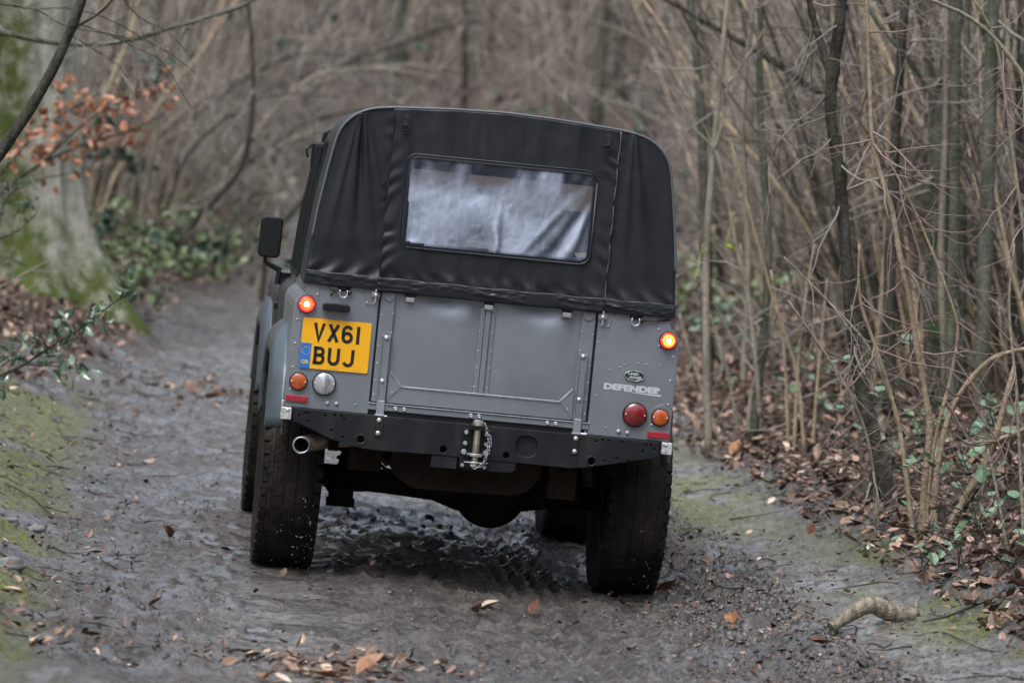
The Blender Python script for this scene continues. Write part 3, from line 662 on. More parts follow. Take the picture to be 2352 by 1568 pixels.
# rear flap with window opening
n, m = 150, 190
X, T = np.meshgrid(np.linspace(-.466, .470, m), np.linspace(0, 1, n)); Z = 1.224 + T * (ZT(X) - .004 - 1.224)
Z[0] += .0
wav = np.zeros_like(X); up = np.clip((Z - 1.275) / .06, 0, 1)
eL, eR = X + .466, .470 - X
for e, sg, sd_ in ((eL, 1, 3), (eR, -1, 5)):
    wav += g2(e - .015, .035) * .0018 * np.sin(Z * 78 - sg * X * 60 + 9 * fbm(X, Z, 2, 7, sd_)) * (1 + 2.5 * fbm(X, Z, 2, 5, 33))
wav += g2(Z - 1.285, .032) * .010 * (fbm(X * 3, Z, 3, 6, 7) * 1.6 + .35 * np.sin(X * 75 + Z * 60 + 6 * fbm(X, Z, 2, 5, 1)))
wav += .018 * fbm(X * 7, Z * 1.1, 3, 1.3, 11) * up + .006 * g2(X - .05, .04) * np.clip((1.43 - Z) / .1, 0, 1) * -1
wav += -.006 * g2(X + .02 + .3 * (Z - 1.8), .03) * np.clip((Z - 1.8) / .1, 0, 1)
Y = -.013 - wav - .004 * np.sin(np.clip((Z - 1.25) / .7, 0, 1) * math.pi)
Y -= .004 * g2(Z - 1.235, .03)
q = B(); Pq = np.stack([X, Y, Z], -1); q.v.append(Pq.reshape(-1, 3)); q.n = n * m; q.tone.append(np.full(q.n, .5))
for i in range(n - 1):
    for j in range(m - 1):
        xc, zc = X[i, j], Z[i, j]
        if -.375 < xc < .371 and 1.438 < zc < 1.778: continue
        q.f.append([i * m + j, i * m + j + 1, (i + 1) * m + j + 1, (i + 1) * m + j]); q.mi.append(0)
flap = q.build('rear_flap', M['canvas'], hood, smooth=True, solid=.003)
# window frame piping, clouded pane
fr = rrect(-.398, .392, 1.415, 1.800, .045, 8)
q = B(); q.tube([(x, -.021, z) for x, z in fr + fr[:1]], .0045, 6); 
fr2 = rrect(-.384, .380, 1.428, 1.786, .036, 8)
vv = [(x, -.0205, z) for x, z in fr] + [(x, -.0235, z) for x, z in fr2]; nn = len(fr)
q.add(vv, [(i, (i + 1) % nn, (i + 1) % nn + nn, i + nn) for i in range(nn)])
wf = q.build('window_border', M['hem'], flap, smooth=True)
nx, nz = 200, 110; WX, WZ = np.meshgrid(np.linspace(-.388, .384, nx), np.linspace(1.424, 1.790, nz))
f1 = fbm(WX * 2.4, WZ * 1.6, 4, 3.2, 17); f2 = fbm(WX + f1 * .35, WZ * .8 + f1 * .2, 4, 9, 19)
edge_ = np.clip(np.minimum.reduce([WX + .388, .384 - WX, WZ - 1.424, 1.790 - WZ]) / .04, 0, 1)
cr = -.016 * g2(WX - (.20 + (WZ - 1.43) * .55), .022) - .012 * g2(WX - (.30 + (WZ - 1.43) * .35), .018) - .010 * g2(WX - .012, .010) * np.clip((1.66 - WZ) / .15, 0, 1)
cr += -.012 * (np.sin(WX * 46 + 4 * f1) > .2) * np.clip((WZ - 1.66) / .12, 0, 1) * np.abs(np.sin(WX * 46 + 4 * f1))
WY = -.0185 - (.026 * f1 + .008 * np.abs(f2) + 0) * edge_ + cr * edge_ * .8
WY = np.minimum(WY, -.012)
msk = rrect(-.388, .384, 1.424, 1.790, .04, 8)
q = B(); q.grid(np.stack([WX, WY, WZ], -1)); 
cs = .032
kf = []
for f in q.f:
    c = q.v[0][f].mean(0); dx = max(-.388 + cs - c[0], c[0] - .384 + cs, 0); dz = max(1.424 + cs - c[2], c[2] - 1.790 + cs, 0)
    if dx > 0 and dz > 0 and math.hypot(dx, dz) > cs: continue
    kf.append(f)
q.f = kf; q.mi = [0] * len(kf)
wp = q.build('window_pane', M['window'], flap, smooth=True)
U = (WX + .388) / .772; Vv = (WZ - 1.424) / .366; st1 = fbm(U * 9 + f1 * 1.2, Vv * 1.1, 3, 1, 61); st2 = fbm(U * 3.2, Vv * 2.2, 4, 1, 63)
haze_sheen = .74 + .8 * st2 + .35 * st1  # plastic haze plus painted sky reflections and dark fold streaks
top = np.clip((Vv - .62) / .3, 0, 1); haze_sheen -= top * np.clip(.20 - 3.4 * fbm(U * 8 + 3, Vv * .6, 2, 1, 66), -.1, .9)
for u0, sl, wd2, am in ((.86, .30, .035, -.55), (.93, .22, .02, .5), (.76, .42, .022, .45), (.80, .38, .03, -.5), (.965, .1, .02, -.4)): haze_sheen += am * g2(U - (u0 + (Vv - .4) * sl), wd2) * np.clip(1.2 - Vv, 0, 1)
haze_sheen += .45 * g2(U - .495 - .01 * np.sin(Vv * 14), .008) * np.clip((.62 - Vv) / .2, 0, 1) - .35 * g2(U - .515, .012) * np.clip((.6 - Vv) / .2, 0, 1)
haze_sheen -= .5 * g2(U - .44, .03) * g2(Vv - .03, .05); haze_sheen -= .35 * np.clip((U - .95) / .05, 0, 1)
haze_sheen = np.clip(haze_sheen, .0, 1.0) * np.clip(edge_ * 1.6 + .35, 0, 1)
at_ = wp.data.attributes.new('haze_sheen', 'FLOAT', 'POINT'); at_.data.foreach_set('value', haze_sheen.ravel().astype(np.float32))
# hem band: three lengths following the gathers
def hem(x0, x1, yb, seed):
    n, m = 12, int((x1 - x0) / .006)
    X, T = np.meshgrid(np.linspace(x0, x1, m), np.linspace(0, 1, n)); Z = 1.226 + .004 * np.abs(X) / .76 + T * .056
    Z = Z + .0015 * np.sin(X * 31)
    Y = yb - .0015 * np.sin(T * math.pi) - .004 * T - .028 * np.maximum(fbm(X * 2.6 + T * 1.3, T * .7, 3, 7, seed) - .02, 0) * np.sin(T * math.pi) ** .5 - .0012 * np.sin(X * 70 + T * 2.5)
    q = B(); q.grid(np.stack([X, Y, Z], -1)); return q
hem(-.766, -.463, -.014, 2).build('hem_band', M['hem'], hood, smooth=True, solid=.003)
hem(.467, .768, -.014, 4).build('hem_band', M['hem'], hood, smooth=True, solid=.003)
hem(-.468, .472, -.021, 3).build('hem_band', M['hem'], hood, smooth=True, solid=.003)
# seam edges of the flap
for s, x in ((-1, -.466), (1, .470)):
    zz = np.linspace(1.226, 1.975, 60); q = B(); q.tube(np.stack([np.full(60, x) + .0015 * np.sin(zz * 40), -.016 - .002 * np.sin(zz * 85), zz], 1), .003, 6)
    q.build('flap_seam', M['piping'] if s > 0 else M['hem'], hood, smooth=True)
# rear roll-up straps with buckles
for x in (-.416, .421):
    q = B(); q.box(x - .010, x + .010, -.030, -.026, 1.905, 1.948); q.box(x - .012, x + .012, -.031, -.024, 1.938, 1.956)
    st = q.build('rollup_strap', M['webbing'], hood, bevel=.001, segs=1)
    fr = rrect(x - .014, x + .014, 1.893, 1.914, .004, 3); q = B(); q.tube([(a, -.032, b) for a, b in fr + fr[:1]], .0028, 6)
    fr = [(x - .013, 1.892), (x - .013, 1.884), (x - .006, 1.874), (x + .006, 1.874), (x + .013, 1.884), (x + .013, 1.892), (x - .013, 1.892)]; q.tube([(a, -.031, b) for a, b in fr], .0028, 6)
    q.build('strap_buckle', M['blackp'], st, smooth=True)
# door tops, doors, wings, bonnet, windscreen
for s in (-1, 1):
    q = B()
    q.prism([(s * .62, 1.22), (s * .765, 1.22), (s * .765, 1.24), (s * .62, 1.24)], 1.0, 1.9)
    for y in (1.0, 1.42, 1.84): q.tube([(s * .755, y, 1.23), (s * .735, y, 1.5), (s * .690, y, 1.80)], .013, 8)
    q.tube([(s * .690, 1.0, 1.80), (s * .690, 1.84, 1.80)], .013, 8)
    dt = q.build('door_top', M['blackp'], car, smooth=True, auto=40)
    q = B(); q.add([(s * .750, 1.01, 1.24), (s * .750, 1.83, 1.24), (s * .688, 1.83, 1.79), (s * .688, 1.01, 1.79)], [(0, 1, 2, 3)]); q.build('door_glass', M['screen'], dt)
    q = B(); P = [[(s * .80, y, .60), (s * .801, y, 1.125), (s * .796, y, 1.15), (s * .78, y, 1.172), (s * .757, y, 1.188), (s * .755, y, 1.225)] for y in (1.215, 1.90)]
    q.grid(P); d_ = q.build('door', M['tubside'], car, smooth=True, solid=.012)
    q = B(); q.box(min(s * .805, s * .822), max(s * .805, s * .822), 1.88, 1.95, 1.035, 1.065); q.box(min(s * .805, s * .822), max(s * .805, s * .822), 1.88, 1.95, .80, .83); q.build('door_hinge', M['blackp'], d_, bevel=.003)
    q = B(); P = [[(s * .80, y, zb), (s * .801, y, 1.08), (s * .792, y, 1.12), (s * .77, y, 1.142), (s * .60, y, 1.15)] for y, zb in ((1.95, .60), (2.62, .60), (2.63, .93), (3.52, .93), (3.53, .66), (3.66, .66))]
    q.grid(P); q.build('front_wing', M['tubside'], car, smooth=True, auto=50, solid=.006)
    # wheel arch flares, rear and front
    for y0, nm in ((.72, 'rear'), (3.08, 'front')):
        path = [(-.60, .625), (-.585, .72), (-.53, .84), (-.41, .955), (-.30, .995), (0, 1.00), (.30, .995), (.41, .955), (.53, .84), (.585, .70), (.60, .625)]
        path = curve_pts(path, 44); c0 = np.array([0, .50]); wd_ = (.868 if s < 0 else .836) if nm == 'rear' else .852; prof = [(.797, .040), (.812, .034), (wd_ - .022, .002), (wd_ - .006, -.030), (wd_, -.062), (wd_ - .004, -.085), (wd_ - .018, -.085), (.818, -.06), (.80, -.05)]
        P = np.zeros((44, len(prof), 3))
        tg_ = np.gradient(path, axis=0); nr = np.stack([-tg_[:, 1], tg_[:, 0]], 1); nr /= np.linalg.norm(nr, axis=1)[:, None]
        for i in range(44):
            for j, (px_, of) in enumerate(prof):
                o2 = path[i] + nr[i] * of; P[i, j] = (s * px_, y0 + o2[0], o2[1])
        q = B(); q.grid(P); q.build('wheel_arch', M['arch'], car, smooth=True, solid=.004)
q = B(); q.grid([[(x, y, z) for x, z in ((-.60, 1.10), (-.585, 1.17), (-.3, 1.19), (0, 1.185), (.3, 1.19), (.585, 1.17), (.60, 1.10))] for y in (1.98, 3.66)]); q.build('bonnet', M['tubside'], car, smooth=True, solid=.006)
q = B(); q.box(-.60, .60, 3.64, 3.67, .70, 1.10); q.box(-.80, .80, 3.72, 3.80, .55, .66); q.build('front_panel', M['tubside'], car)
q = B(); q.box(-.77, .77, 1.95, 1.98, .60, 1.20); q.box(-.72, .72, 1.94, 1.98, 1.20, 1.26); q.box(-.60, .60, 1.95, 1.98, 1.86, 1.90); q.box(-.60, .60, 1.90, 1.92, 1.735, 1.88); q.box(-.015, .015, 1.95, 1.98, 1.26, 1.9)
for s in (-1, 1): q.prism([(s * .72, 1.22), (s * .76, 1.22), (s * .67, 1.86), (s * .60, 1.90), (s * .60, 1.86), (s * .63, 1.84)], 1.95, 1.98)
wsf = q.build('windscreen_frame', M['blackp'], car, bevel=.004)
B().box(-.72, .72, 1.96, 1.964, 1.26, 1.86).build('windscreen_glass', M['screen'], wsf)
for x in (-.42, .42):
    q = B(); q.prism(rrect(x - .24, x + .24, .80, 1.42, .06, 4), 1.15, 1.27); q.box(x - .23, x + .23, 1.15, 1.65, .80, .95); q.prism(rrect(x - .12, x + .12, 1.44, 1.62, .05, 4), 1.16, 1.24)
    q.build('seat', M['seat'], car, bevel=.02)
q = B(); prof = [(.38 + .11 * math.cos(a), .11 * math.sin(a)) for a in np.linspace(0, 2 * math.pi, 13)[:-1]]; q.lathe(prof, (-.02, .62, 1.19), 'y', 40, close=True); q.build('spare_tyre', M['rubber'], car, smooth=True)

# mirror on the left door
q = B(); mo = rrect(-.920, -.818, 1.268, 1.455, .022, 5); mo = [(x + (z - 1.36) * .02, z) for x, z in mo]; q.prism(mo, 1.84, 1.90)
mh = q.build('door_mirror', M['blackp'], car, bevel=.008, segs=3)
mi_ = [(-.869 + (x + .869) * .86, 1.3615 + (z - 1.3615) * .92) for x, z in mo]; q = B(); q.prism(mi_, 1.8375, 1.8395); q.build('mirror_glass', M['glass'], mh)
q = B(); q.tube([(-.885, 1.87, 1.268), (-.885, 1.87, 1.250), (-.868, 1.87, 1.238), (-.822, 1.87, 1.220), (-.808, 1.87, 1.212)], [.008, .009, .011, .014, .016], 8); q.tube([(-.812, 1.87, 1.222), (-.816, 1.87, 1.150)], .015, 8)
q.box(-.812, -.760, 1.86, 1.90, 1.150, 1.205); q.build('mirror_arm', M['blackp'], mh, smooth=True, auto=40)
q = B()
for x, z in ((-.800, 1.212), (-.785, 1.214), (-.770, 1.213), (-.79, 1.142)): q.lathe([(.006, 0), (.006, -.012), (1e-4, -.012)], (x, 1.858, z), 'y', 8)
q.build('arm_bolts', M['chrome'], mh)
q = B(); q.tube([(-.75, 1.02, 1.80), (-.775, 1.02, 1.775), (-.765, 1.02, 1.74)], .006, 6); q.box(-.752, -.738, .99, 1.04, 1.70, 1.80); q.build('hood_toggle', M['blackp'], hood)

# wheels
def wheel(x, y, name='wheel'):
    rr, hw = .405, .135
    q = B(); prof = [(.215, -.100), (.26, -.120), (.32, -.132), (.362, -.130), (.385, -.122)]
    tread = [(.398, -.104), (.401, -.082), (.3995, -.080), (.3995, -.075), (.402, -.073), (.403, -.030), (.400, -.028), (.400, -.022), (.404, -.020)]
    half = prof + tread; full_ = half + [(r, -o) for r, o in half[::-1]]
    q.lathe(full_, (x, y, .40), 'x', 72)
    for k in range(44):
        a = 2 * math.pi * k / 44
        for s in (-1, 1):
            a2 = a + (math.pi / 44 if s > 0 else 0)
            c, sn = math.cos(a2), math.sin(a2)
            for (r0, r1, o0, o1, w_) in ((.37, .4025, .100, .128, .020), (.395, .4042, .034, .071, .017), (.395, .4052, .004, .019, .017)):
                vs = []
                for rrr in (r0, r1):
                    for oo in (o0, o1):
                        for ww in (-w_, w_):
                            r2 = rrr - (.012 if (oo == o1 and oo > .13 and rrr > .4) else 0)
                            vs.append((x + s * oo, y + r2 * c - ww * sn, .40 + r2 * sn + ww * c))
                q.add(vs, [(0, 1, 3, 2), (4, 6, 7, 5), (0, 4, 5, 1), (2, 3, 7, 6), (0, 2, 6, 4), (1, 5, 7, 3)])
    w_o = q.build(name, M['rubber'], car, smooth=True, auto=30)
    s = -1 if x < 0 else 1
    q = B(); q.lathe([(.216, s * .10), (.205, s * .11), (.19, s * .085), (.18, s * .03), (.08, s * .02), (.07, s * .06), (1e-4, s * .06)], (x, y, .40), 'x', 36); q.lathe([(.216, -s * .10), (.20, -s * .10), (.19, 0), (.10, s * .02)], (x, y, .40), 'x', 36)
    q.build('rim', M['tubside'], w_o, smooth=True, auto=40)
    q = B(); q.lathe([(.15, -s * .02), (.15, -s * .10), (.05, -s * .10)], (x, y, .40), 'x', 24); q.build('brake_drum', M['dirt'], w_o)
for x, y in ((-.727, .72), (.747, .72), (-.722, 3.08), (.742, 3.08)): wheel(x, y)
# running gear
q = B(); q.tube([(-.62, .72, .395), (-.3, .72, .39), (-.1, .72, .385), (.0, .72, .38), (.14, .72, .38), (.27, .72, .385), (.4, .72, .39), (.62, .72, .395)], [.05, .052, .058, .085, .10, .075, .055, .05], 14)
q.lathe([(.158, .06), (.158, -.03), (.145, -.055), (.10, -.085), (.04, -.10), (1e-4, -.10)], (.14, .70, .392), 'y', 32)
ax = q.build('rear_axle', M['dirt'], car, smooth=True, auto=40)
q = B()
for k in range(10): a = k * math.pi / 5; disc(q, (.14 + .148 * math.cos(a), .392 + .148 * math.sin(a)), .007, .665, 6, .006)
q.build('axle_bolts', M['dirt'], ax)
q = B(); q.tube([(-.5, 3.08, .395), (.5, 3.08, .395)], .05, 10); q.lathe([(.13, .1), (.14, 0), (.10, -.08), (1e-4, -.1)], (.2, 3.08, .395), 'y', 20); q.build('front_axle', M['dirt'], car, smooth=True)
q = B(); tk = [(-.335, .60), (-.325, .50), (-.295, .45), (-.225, .412), (.19, .418), (.255, .44), (.30, .50), (.312, .60)]; q.prism(tk, .22, .58)
for x in (-.2, -.05, .1, .2): q.box(x - .008, x + .008, .213, .221, .425, .59)
q.build('fuel_tank', M['tank'], car, bevel=.012)
q = B()
for s in (-1, 1):
    q.box(s * .40 - .04, s * .40 + .04, .05, 3.7, .55, .66)
q.box(-.80, .80, 3.0, 3.7, .60, .64); q.box(-.58, .58, .12, 3.0, .655, .70); q.box(-.24, .24, 1.6, 3.2, .38, .60); q.box(-.36, .36, 1.2, 1.4, .44, .56)
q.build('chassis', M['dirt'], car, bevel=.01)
for s in (-1, 1):
    q = B(); tt = np.linspace(0, 1, 110); q.tube(np.stack([s * .46 + .062 * np.cos(tt * 12 * math.pi), .72 + .062 * np.sin(tt * 12 * math.pi), .42 + tt * .22], 1), .009, 6)
    q.tube([(s * .46, .72, .34), (s * .46, .72, .43)], .07, 12)
    q.build('coil_spring', M['dirt'], car, smooth=True)
    q = B(); q.tube([(s * .42, .74, .36), (s * .40, 1.6, .55)], .028, 8); q.tube([(s * .52, .63, .30), (s * .50, .60, .46), (s * .47, .55, .66)], [.03, .027, .02], 10)
    q.box(s * .50 - .05, s * .50 + .05, .58, .70, .285, .36)
    if s < 0: q.tube([(-.60, .62, .42), (-.53, .62, .33)], .02, 8); q.box(-.56, -.44, .60, .66, .275, .31)
    q.build('damper', M['dirt'], car, smooth=True, auto=40)
q = B(); pth = curve_pts([(-.716, -.020, .567), (-.70, .03, .570), (-.62, .10, .585), (-.50, .18, .600), (-.40, .35, .60), (-.38, 1.0, .58)], 24); q.tube(pth, .0345, 20, cap=False); pp_ = q.build('exhaust_pipe', M['pipe'], car, smooth=True)
q = B(); q.tube(pth + np.array([.0, .002, 0]), .0295, 20, cap=False); q.lathe([(.03, 0), (1e-4, 0)], (-.70, .06, .57), 'y', 16); q.build('pipe_bore', M['pipein'], pp_, smooth=True)
q = B(); a_ = np.linspace(0, 2 * math.pi, 25); q.tube(np.stack([-.716 + .0325 * np.cos(a_), np.full(25, -.0205), .567 + .0325 * np.sin(a_)], 1), .0042, 6, cap=False); q.build('pipe_rim', M['galv'], pp_, smooth=True)
q = B(); q.tube([(-.42, .15, .63), (-.40, .16, .56), (-.34, .25, .50)], .012, 6); q.tube(curve_pts([(-.5, .45, .62), (-.35, .40, .47), (-.1, .35, .43), (.15, .5, .45)], 14), .009, 6); q.box(-.50, -.36, .30, .52, .46, .56); q.box(.34, .46, .25, .6, .42, .56)
q.build('exhaust_hanger', M['tank'], car, bevel=.008)


# ================================================================== scenery
def smooth_path(P, n):
    P = np.asarray(P, float); m = len(P)
    d = np.r_[0, np.cumsum(np.linalg.norm(np.diff(P[:, :3], axis=0), axis=1))]; t = np.linspace(0, d[-1], n)
    T = np.gradient(P, axis=0) / np.maximum(np.gradient(d)[:, None], 1e-6)
    k = np.clip(np.searchsorted(d, t) - 1, 0, m - 2); h = (d[k + 1] - d[k])[:, None]; u = ((t - d[k]) / (d[k + 1] - d[k]))[:, None]
    return (2*u**3-3*u**2+1)*P[k] + (u**3-2*u**2+u)*h*T[k] + (-2*u**3+3*u**2)*P[k+1] + (u**3-u**2)*h*T[k+1]
def unit(v): return v / (np.linalg.norm(v) + 1e-9)
def wiggle(p0, d, L, n, rs, bend=.25, lift=.1):
    """a crooked shoot from p0 along d"""
    pts = [np.array(p0, float)]; d = unit(np.array(d, float)); st = L / n
    for i in range(n):
        d = unit(d + rs.normal(0, bend, 3) * .5 + np.array([0, 0, lift / n])); pts.append(pts[-1] + d * st)
    return np.array(pts)
def shoots(mb, path, rad, n, L, rs, lo=.25, level=2, spread=(.6, 1.3), k=3, bend=.3, minr=.0016, toward=None, tone=0.0):
    """side branches along a path, each with its own smaller shoots"""
    N = len(path)
    for _ in range(n):
        u = lo + (1 - lo) * rs.random(); i = min(int(u * (N - 1)), N - 2); p = path[i] + (path[i + 1] - path[i]) * (u * (N - 1) - i)
        t = unit(path[i + 1] - path[i]); o = rs.normal(0, 1, 3)
        if toward is not None: o = o + toward
        o = unit(o - t * (o @ t)); a = rs.uniform(*spread); d = t * math.cos(a) + o * math.sin(a)
        l = L * rs.uniform(.45, 1.1) * (1.15 - .6 * u); r0 = max(min(rad[i] * .55, l * .011), minr)
        q = wiggle(p, d, l, 6 if level > 1 else 4, rs, bend, .25); rr = np.linspace(r0, minr * .7, len(q)); mb.tube(q, rr, k, tone=tone, cap=False)
        if level > 1: shoots(mb, q, rr, max(3, int(l * 6)), l * .5, rs, .15, level - 1, (.4, 1.0), 3, bend * 1.15, minr, None, tone)

def leaf_tmpl(kind='oval'):
    if kind == 'holly':
        rim = [(0, 0), (.16, .16), (.12, .30), (.26, .42), (.16, .56), (.24, .72), (.10, .80), (0, 1.0)]
    elif kind == 'round': rim = [(0, 0), (.26, .12), (.36, .35), (.32, .62), (.16, .85), (0, 1.0)]
    else: rim = [(0, 0), (.20, .18), (.29, .42), (.23, .70), (.10, .88), (0, 1.0)]
    n = len(rim); v = []; 
    for x, y in rim: v.append((x, y, .35 * x + .25 * (y - .5) ** 2))
    for x, y in rim[1:-1]: v.append((-x, y, .35 * x + .25 * (y - .5) ** 2))
    for y in (.30, .65): v.append((0, y, .25 * (y - .5) ** 2 - .02))
    Rr = list(range(n)); Lr = [0] + list(range(n, 2 * n - 2)) + [n - 1]; a, b = 2 * n - 2, 2 * n - 1; h = n // 2
    f = [tuple(Rr[:h + 1] + [b, a]), tuple(Rr[h:] + [b]), tuple([a, b] + Lr[:h + 1][::-1]), tuple([b] + Lr[h:][::-1])]
    return np.array(v), f
def rotm(n, rs, tilt=.5, upright=None):
    """random orientation: heading free, tilted from flat"""
    az = rs.uniform(0, 2 * math.pi, n); tx = rs.normal(0, tilt, n); ty = rs.normal(0, tilt, n)
    c, s = np.cos(az), np.sin(az); Z = np.zeros(n); O = np.ones(n)
    Rz_ = np.stack([np.stack([c, -s, Z], -1), np.stack([s, c, Z], -1), np.stack([Z, Z, O], -1)], 1)
    c, s = np.cos(tx), np.sin(tx); Rx = np.stack([np.stack([O, Z, Z], -1), np.stack([Z, c, -s], -1), np.stack([Z, s, c], -1)], 1)
    c, s = np.cos(ty), np.sin(ty); Ry_ = np.stack([np.stack([c, Z, s], -1), np.stack([Z, O, Z], -1), np.stack([-s, Z, c], -1)], 1)
    return Rz_ @ Rx @ Ry_
def scatter(mb, tmpl, P, RM, S, tone=None, flip=None):
    tv, tf = tmpl; n = len(P); V = np.einsum('nij,kj->nki', RM, tv) * np.asarray(S)[:, None, None] + P[:, None]
    k = len(tv); f = [tuple(i * k + j for j in q) for i in range(n) for q in tf]
    mb.add(V.reshape(-1, 3), f, None if tone is None else np.repeat(tone, k)); return mb

# ------------------------------------------------------------------ the multi-stemmed hazel shrubs of the thicket
def make_shrub(seed, stems=8, H=4.2, lean=.35, rbase=.022, m='hazel', tw='twig', dens=1.0, name='hazel_shrub'):
    rs = np.random.default_rng(seed); a = MB(); b = MB()
    for i in range(stems):
        az = rs.uniform(0, 2 * math.pi); tilt = abs(rs.normal(0, .20)); L = H * rs.uniform(.55, 1.1)
        d = np.array([math.cos(az) * tilt + lean * rs.uniform(.2, 1.3), math.sin(az) * tilt, 1.0]); r0 = rbase * rs.uniform(.45, 1.25)
        p0 = np.array([math.cos(az) * .16 * rs.random(), math.sin(az) * .16 * rs.random(), -.05])
        P = wiggle(p0, d, L, 13, rs, .13, .12 - lean * .5); rr = np.linspace(r0, .004, 14); tn = float(np.clip(rs.normal(.18, .55), -.65, 1.5)); a.tube(P, rr, 6, tone=tn, cap=False)
        shoots(b, P, rr, int(8 * dens), 1.15, rs, .15, 2, (.45, 1.1), 3, .3, .0021, None, tn)
    st = a.build(name, M[m], None, smooth=True, tone=True); tw_ = b.build('twigs', M[tw], st, tone=True)
    return st
mats = [('hazel', 'twig'), ('tan', 'twig'), ('tan', 'redtwig'), ('hazel', 'twig'), ('greybark', 'twig'), ('hazel', 'redtwig')]
VAR = [make_shrub(100 + i, stems=[7, 10, 5, 9, 6, 12, 8, 10][i], H=[4.5, 3.6, 5.2, 4.0, 4.8, 3.2, 4.4, 3.8][i], lean=[.08, .22, .12, .34, .05, .16, .45, .1][i], rbase=[.018, .014, .022, .014, .024, .011, .017, .015][i],
                  m=mats[i % 6][0], tw=mats[i % 6][1], name='hazel_shrub') for i in range(8)]
used = set()
def place_shrub(k, x, y, rz, sc, label, group):
    src = VAR[k]
    if k in used:
        o = src.copy(); col.objects.link(o)
        for ch in src.children: c = ch.copy(); col.objects.link(c); c.parent = o
    else: o = src; used.add(k)
    o.location = (x, y, gz(x, y)); o.rotation_euler = (0, 0, rz); o.scale = (sc, sc, sc)
    tag(o, label, 'shrub', group); return o
rs = np.random.default_rng(5)
LR = 'multi-stemmed bare hazel shrub in the dense thicket to the right of the track'
LL = 'bare multi-stemmed shrub leaning over the left bank behind the mossy tree'
LC = 'bare shrub on the blurred hillside beyond the bend in the track'
for i in range(105):                                      # right-hand thicket
    y = 20.5 + 45 * rs.random() ** 1.25; x0 = 2.05 + .012 * (y - 20); x1 = .135 * y + .8
    x = x0 + (x1 - x0) * rs.random()
    if y < 25 and x < 2.7 or y < 22.5: continue
    place_shrub(int(rs.integers(0, 8)), x, y, math.pi + rs.normal(0, 1.0), rs.uniform(.75, 1.15), LR, 'hazel shrubs in the thicket right of the track')
for i in range(30):
    y = 22.5 + 10 * rs.random(); x = 2.4 + (.135 * y - 2.0) * rs.random()
    place_shrub(int(rs.choice([0, 1, 4, 5, 7])), x, y, math.pi + rs.normal(0, .9), rs.uniform(.75, 1.05), LR, 'hazel shrubs in the thicket right of the track')
for i in range(75):                                       # left bank
    y = 34 + 34 * rs.random(); x = float(centre(y)) - 2.9 - (.145 * y - 3.0) * rs.random()
    if y < 38 and x < -4.6: continue
    place_shrub(int(rs.integers(0, 8)), x, y, rs.normal(0, .7), rs.uniform(.8, 1.25), LL, 'shrubs on the left bank')
for i in range(32):                                       # hillside ahead
    y = 57 + 34 * rs.random(); x = (-.10 + .2 * rs.random()) * y
    if abs(x - centre(y)) < 1.2 and y < 60: continue
    place_shrub(int(rs.integers(0, 8)), x, y, rs.uniform(0, 6.28), rs.uniform(.8, 1.2), LC, 'shrubs on the far hillside')
# far brushwood that reads as one mass
b = MB(); rs = np.random.default_rng(11)
for i in range(2600):
    y = 62 + 48 * rs.random(); x = (-.15 + .30 * rs.random()) * y; z = float(zsmooth(x, y)) - .1
    tn = float(rs.choice([-.8, -.65, -.3, 0, .5, 1.3], p=[.25, .2, .2, .15, .12, .08])); L = rs.uniform(.8, 3.6); r0 = rs.uniform(.006, .028) * (1.5 if tn in (.9, -.75) else 1); d = np.array([rs.normal(.15, .85), rs.normal(0, .3), 1.0])
    q = wiggle([x, y, z + (rs.random() * 1.5 if rs.random() < .4 else 0)], d, L, 6, rs, .28, 0); b.tube(q, np.linspace(r0, .004, 7), 4, tone=tn, cap=False)
    shoots(b, q, np.linspace(r0, .004, 7), 4, 1.3, rs, .2, 1, (.5, 1.2), 3, .4, .004, None, tn)
o = b.build('far_brushwood', M['brush'], None, tone=True); tag(o, 'brown blurred mass of bare brushwood covering the far hillside', 'brushwood', kind='stuff')

# ------------------------------------------------------------------ single trees and saplings measured in the photograph
def limb(P, depth, wob=.0):
    """(px, py, width px[, extra depth]) -> world path and radii"""
    W = []
    for q in P:
        dd = depth + (q[3] if len(q) > 3 else 0); W.append([*at(q[0], q[1], dd), q[2] / 2 * dd / FPX])
    S = smooth_path(W, max(8, len(P) * 5)); return S[:, :3], np.maximum(S[:, 3], .0012)
def tree(name, label, cat, limbs, depth, m, tw='twig', nt=8, L=.8, seed=1, twig_lo=.1, level=2, k=9, group=None, minr=.0014, knots=0):
    rs = np.random.default_rng(seed); a = MB(); b = MB()
    for q in limbs:
        p, r = limb(q, depth)
        rr = r * (1 + .05 * np.sin(np.arange(len(r)) * 1.7)); 
        for _ in range(knots):
            j = int(rs.integers(2, len(r) - 2)); rr[j] *= 1.22
        a.tube(p, rr, k)
        if nt: shoots(b, p, r, max(1, int(nt * len(q) / 6)), L, rs, twig_lo, level, (.5, 1.25), 4, .35, minr)
    o = a.build(name, M[m], None, smooth=True)
    if nt: b.build('twigs', M[tw], o, smooth=True)
    tag(o, label, cat, group); return o
tree('sapling', 'dark forked sapling with a broken stub, standing on a mossy stump at the right verge', 'sapling',
     [[(1932, -80, 26), (1930, 40, 25), (1914, 150, 29), (1907, 250, 27), (1918, 340, 27), (1930, 430, 30), (1940, 560, 29), (1953, 700, 31), (1965, 800, 33), (1985, 920, 37), (2008, 1020, 39), (2030, 1095, 42), (2060, 1215, 50)],
      [(1850, -80, 14), (1860, 10, 15), (1884, 95, 17), (1906, 170, 20)], [(1938, 460, 12), (1941, 415, 9), (1940, 372, 6)],
      [(2010, 1060, 14), (2000, 1110, 13), (1998, 1160, 12), (2006, 1205, 12)]], 19.3, 'darkbark', nt=15, L=.75, seed=3, knots=3)
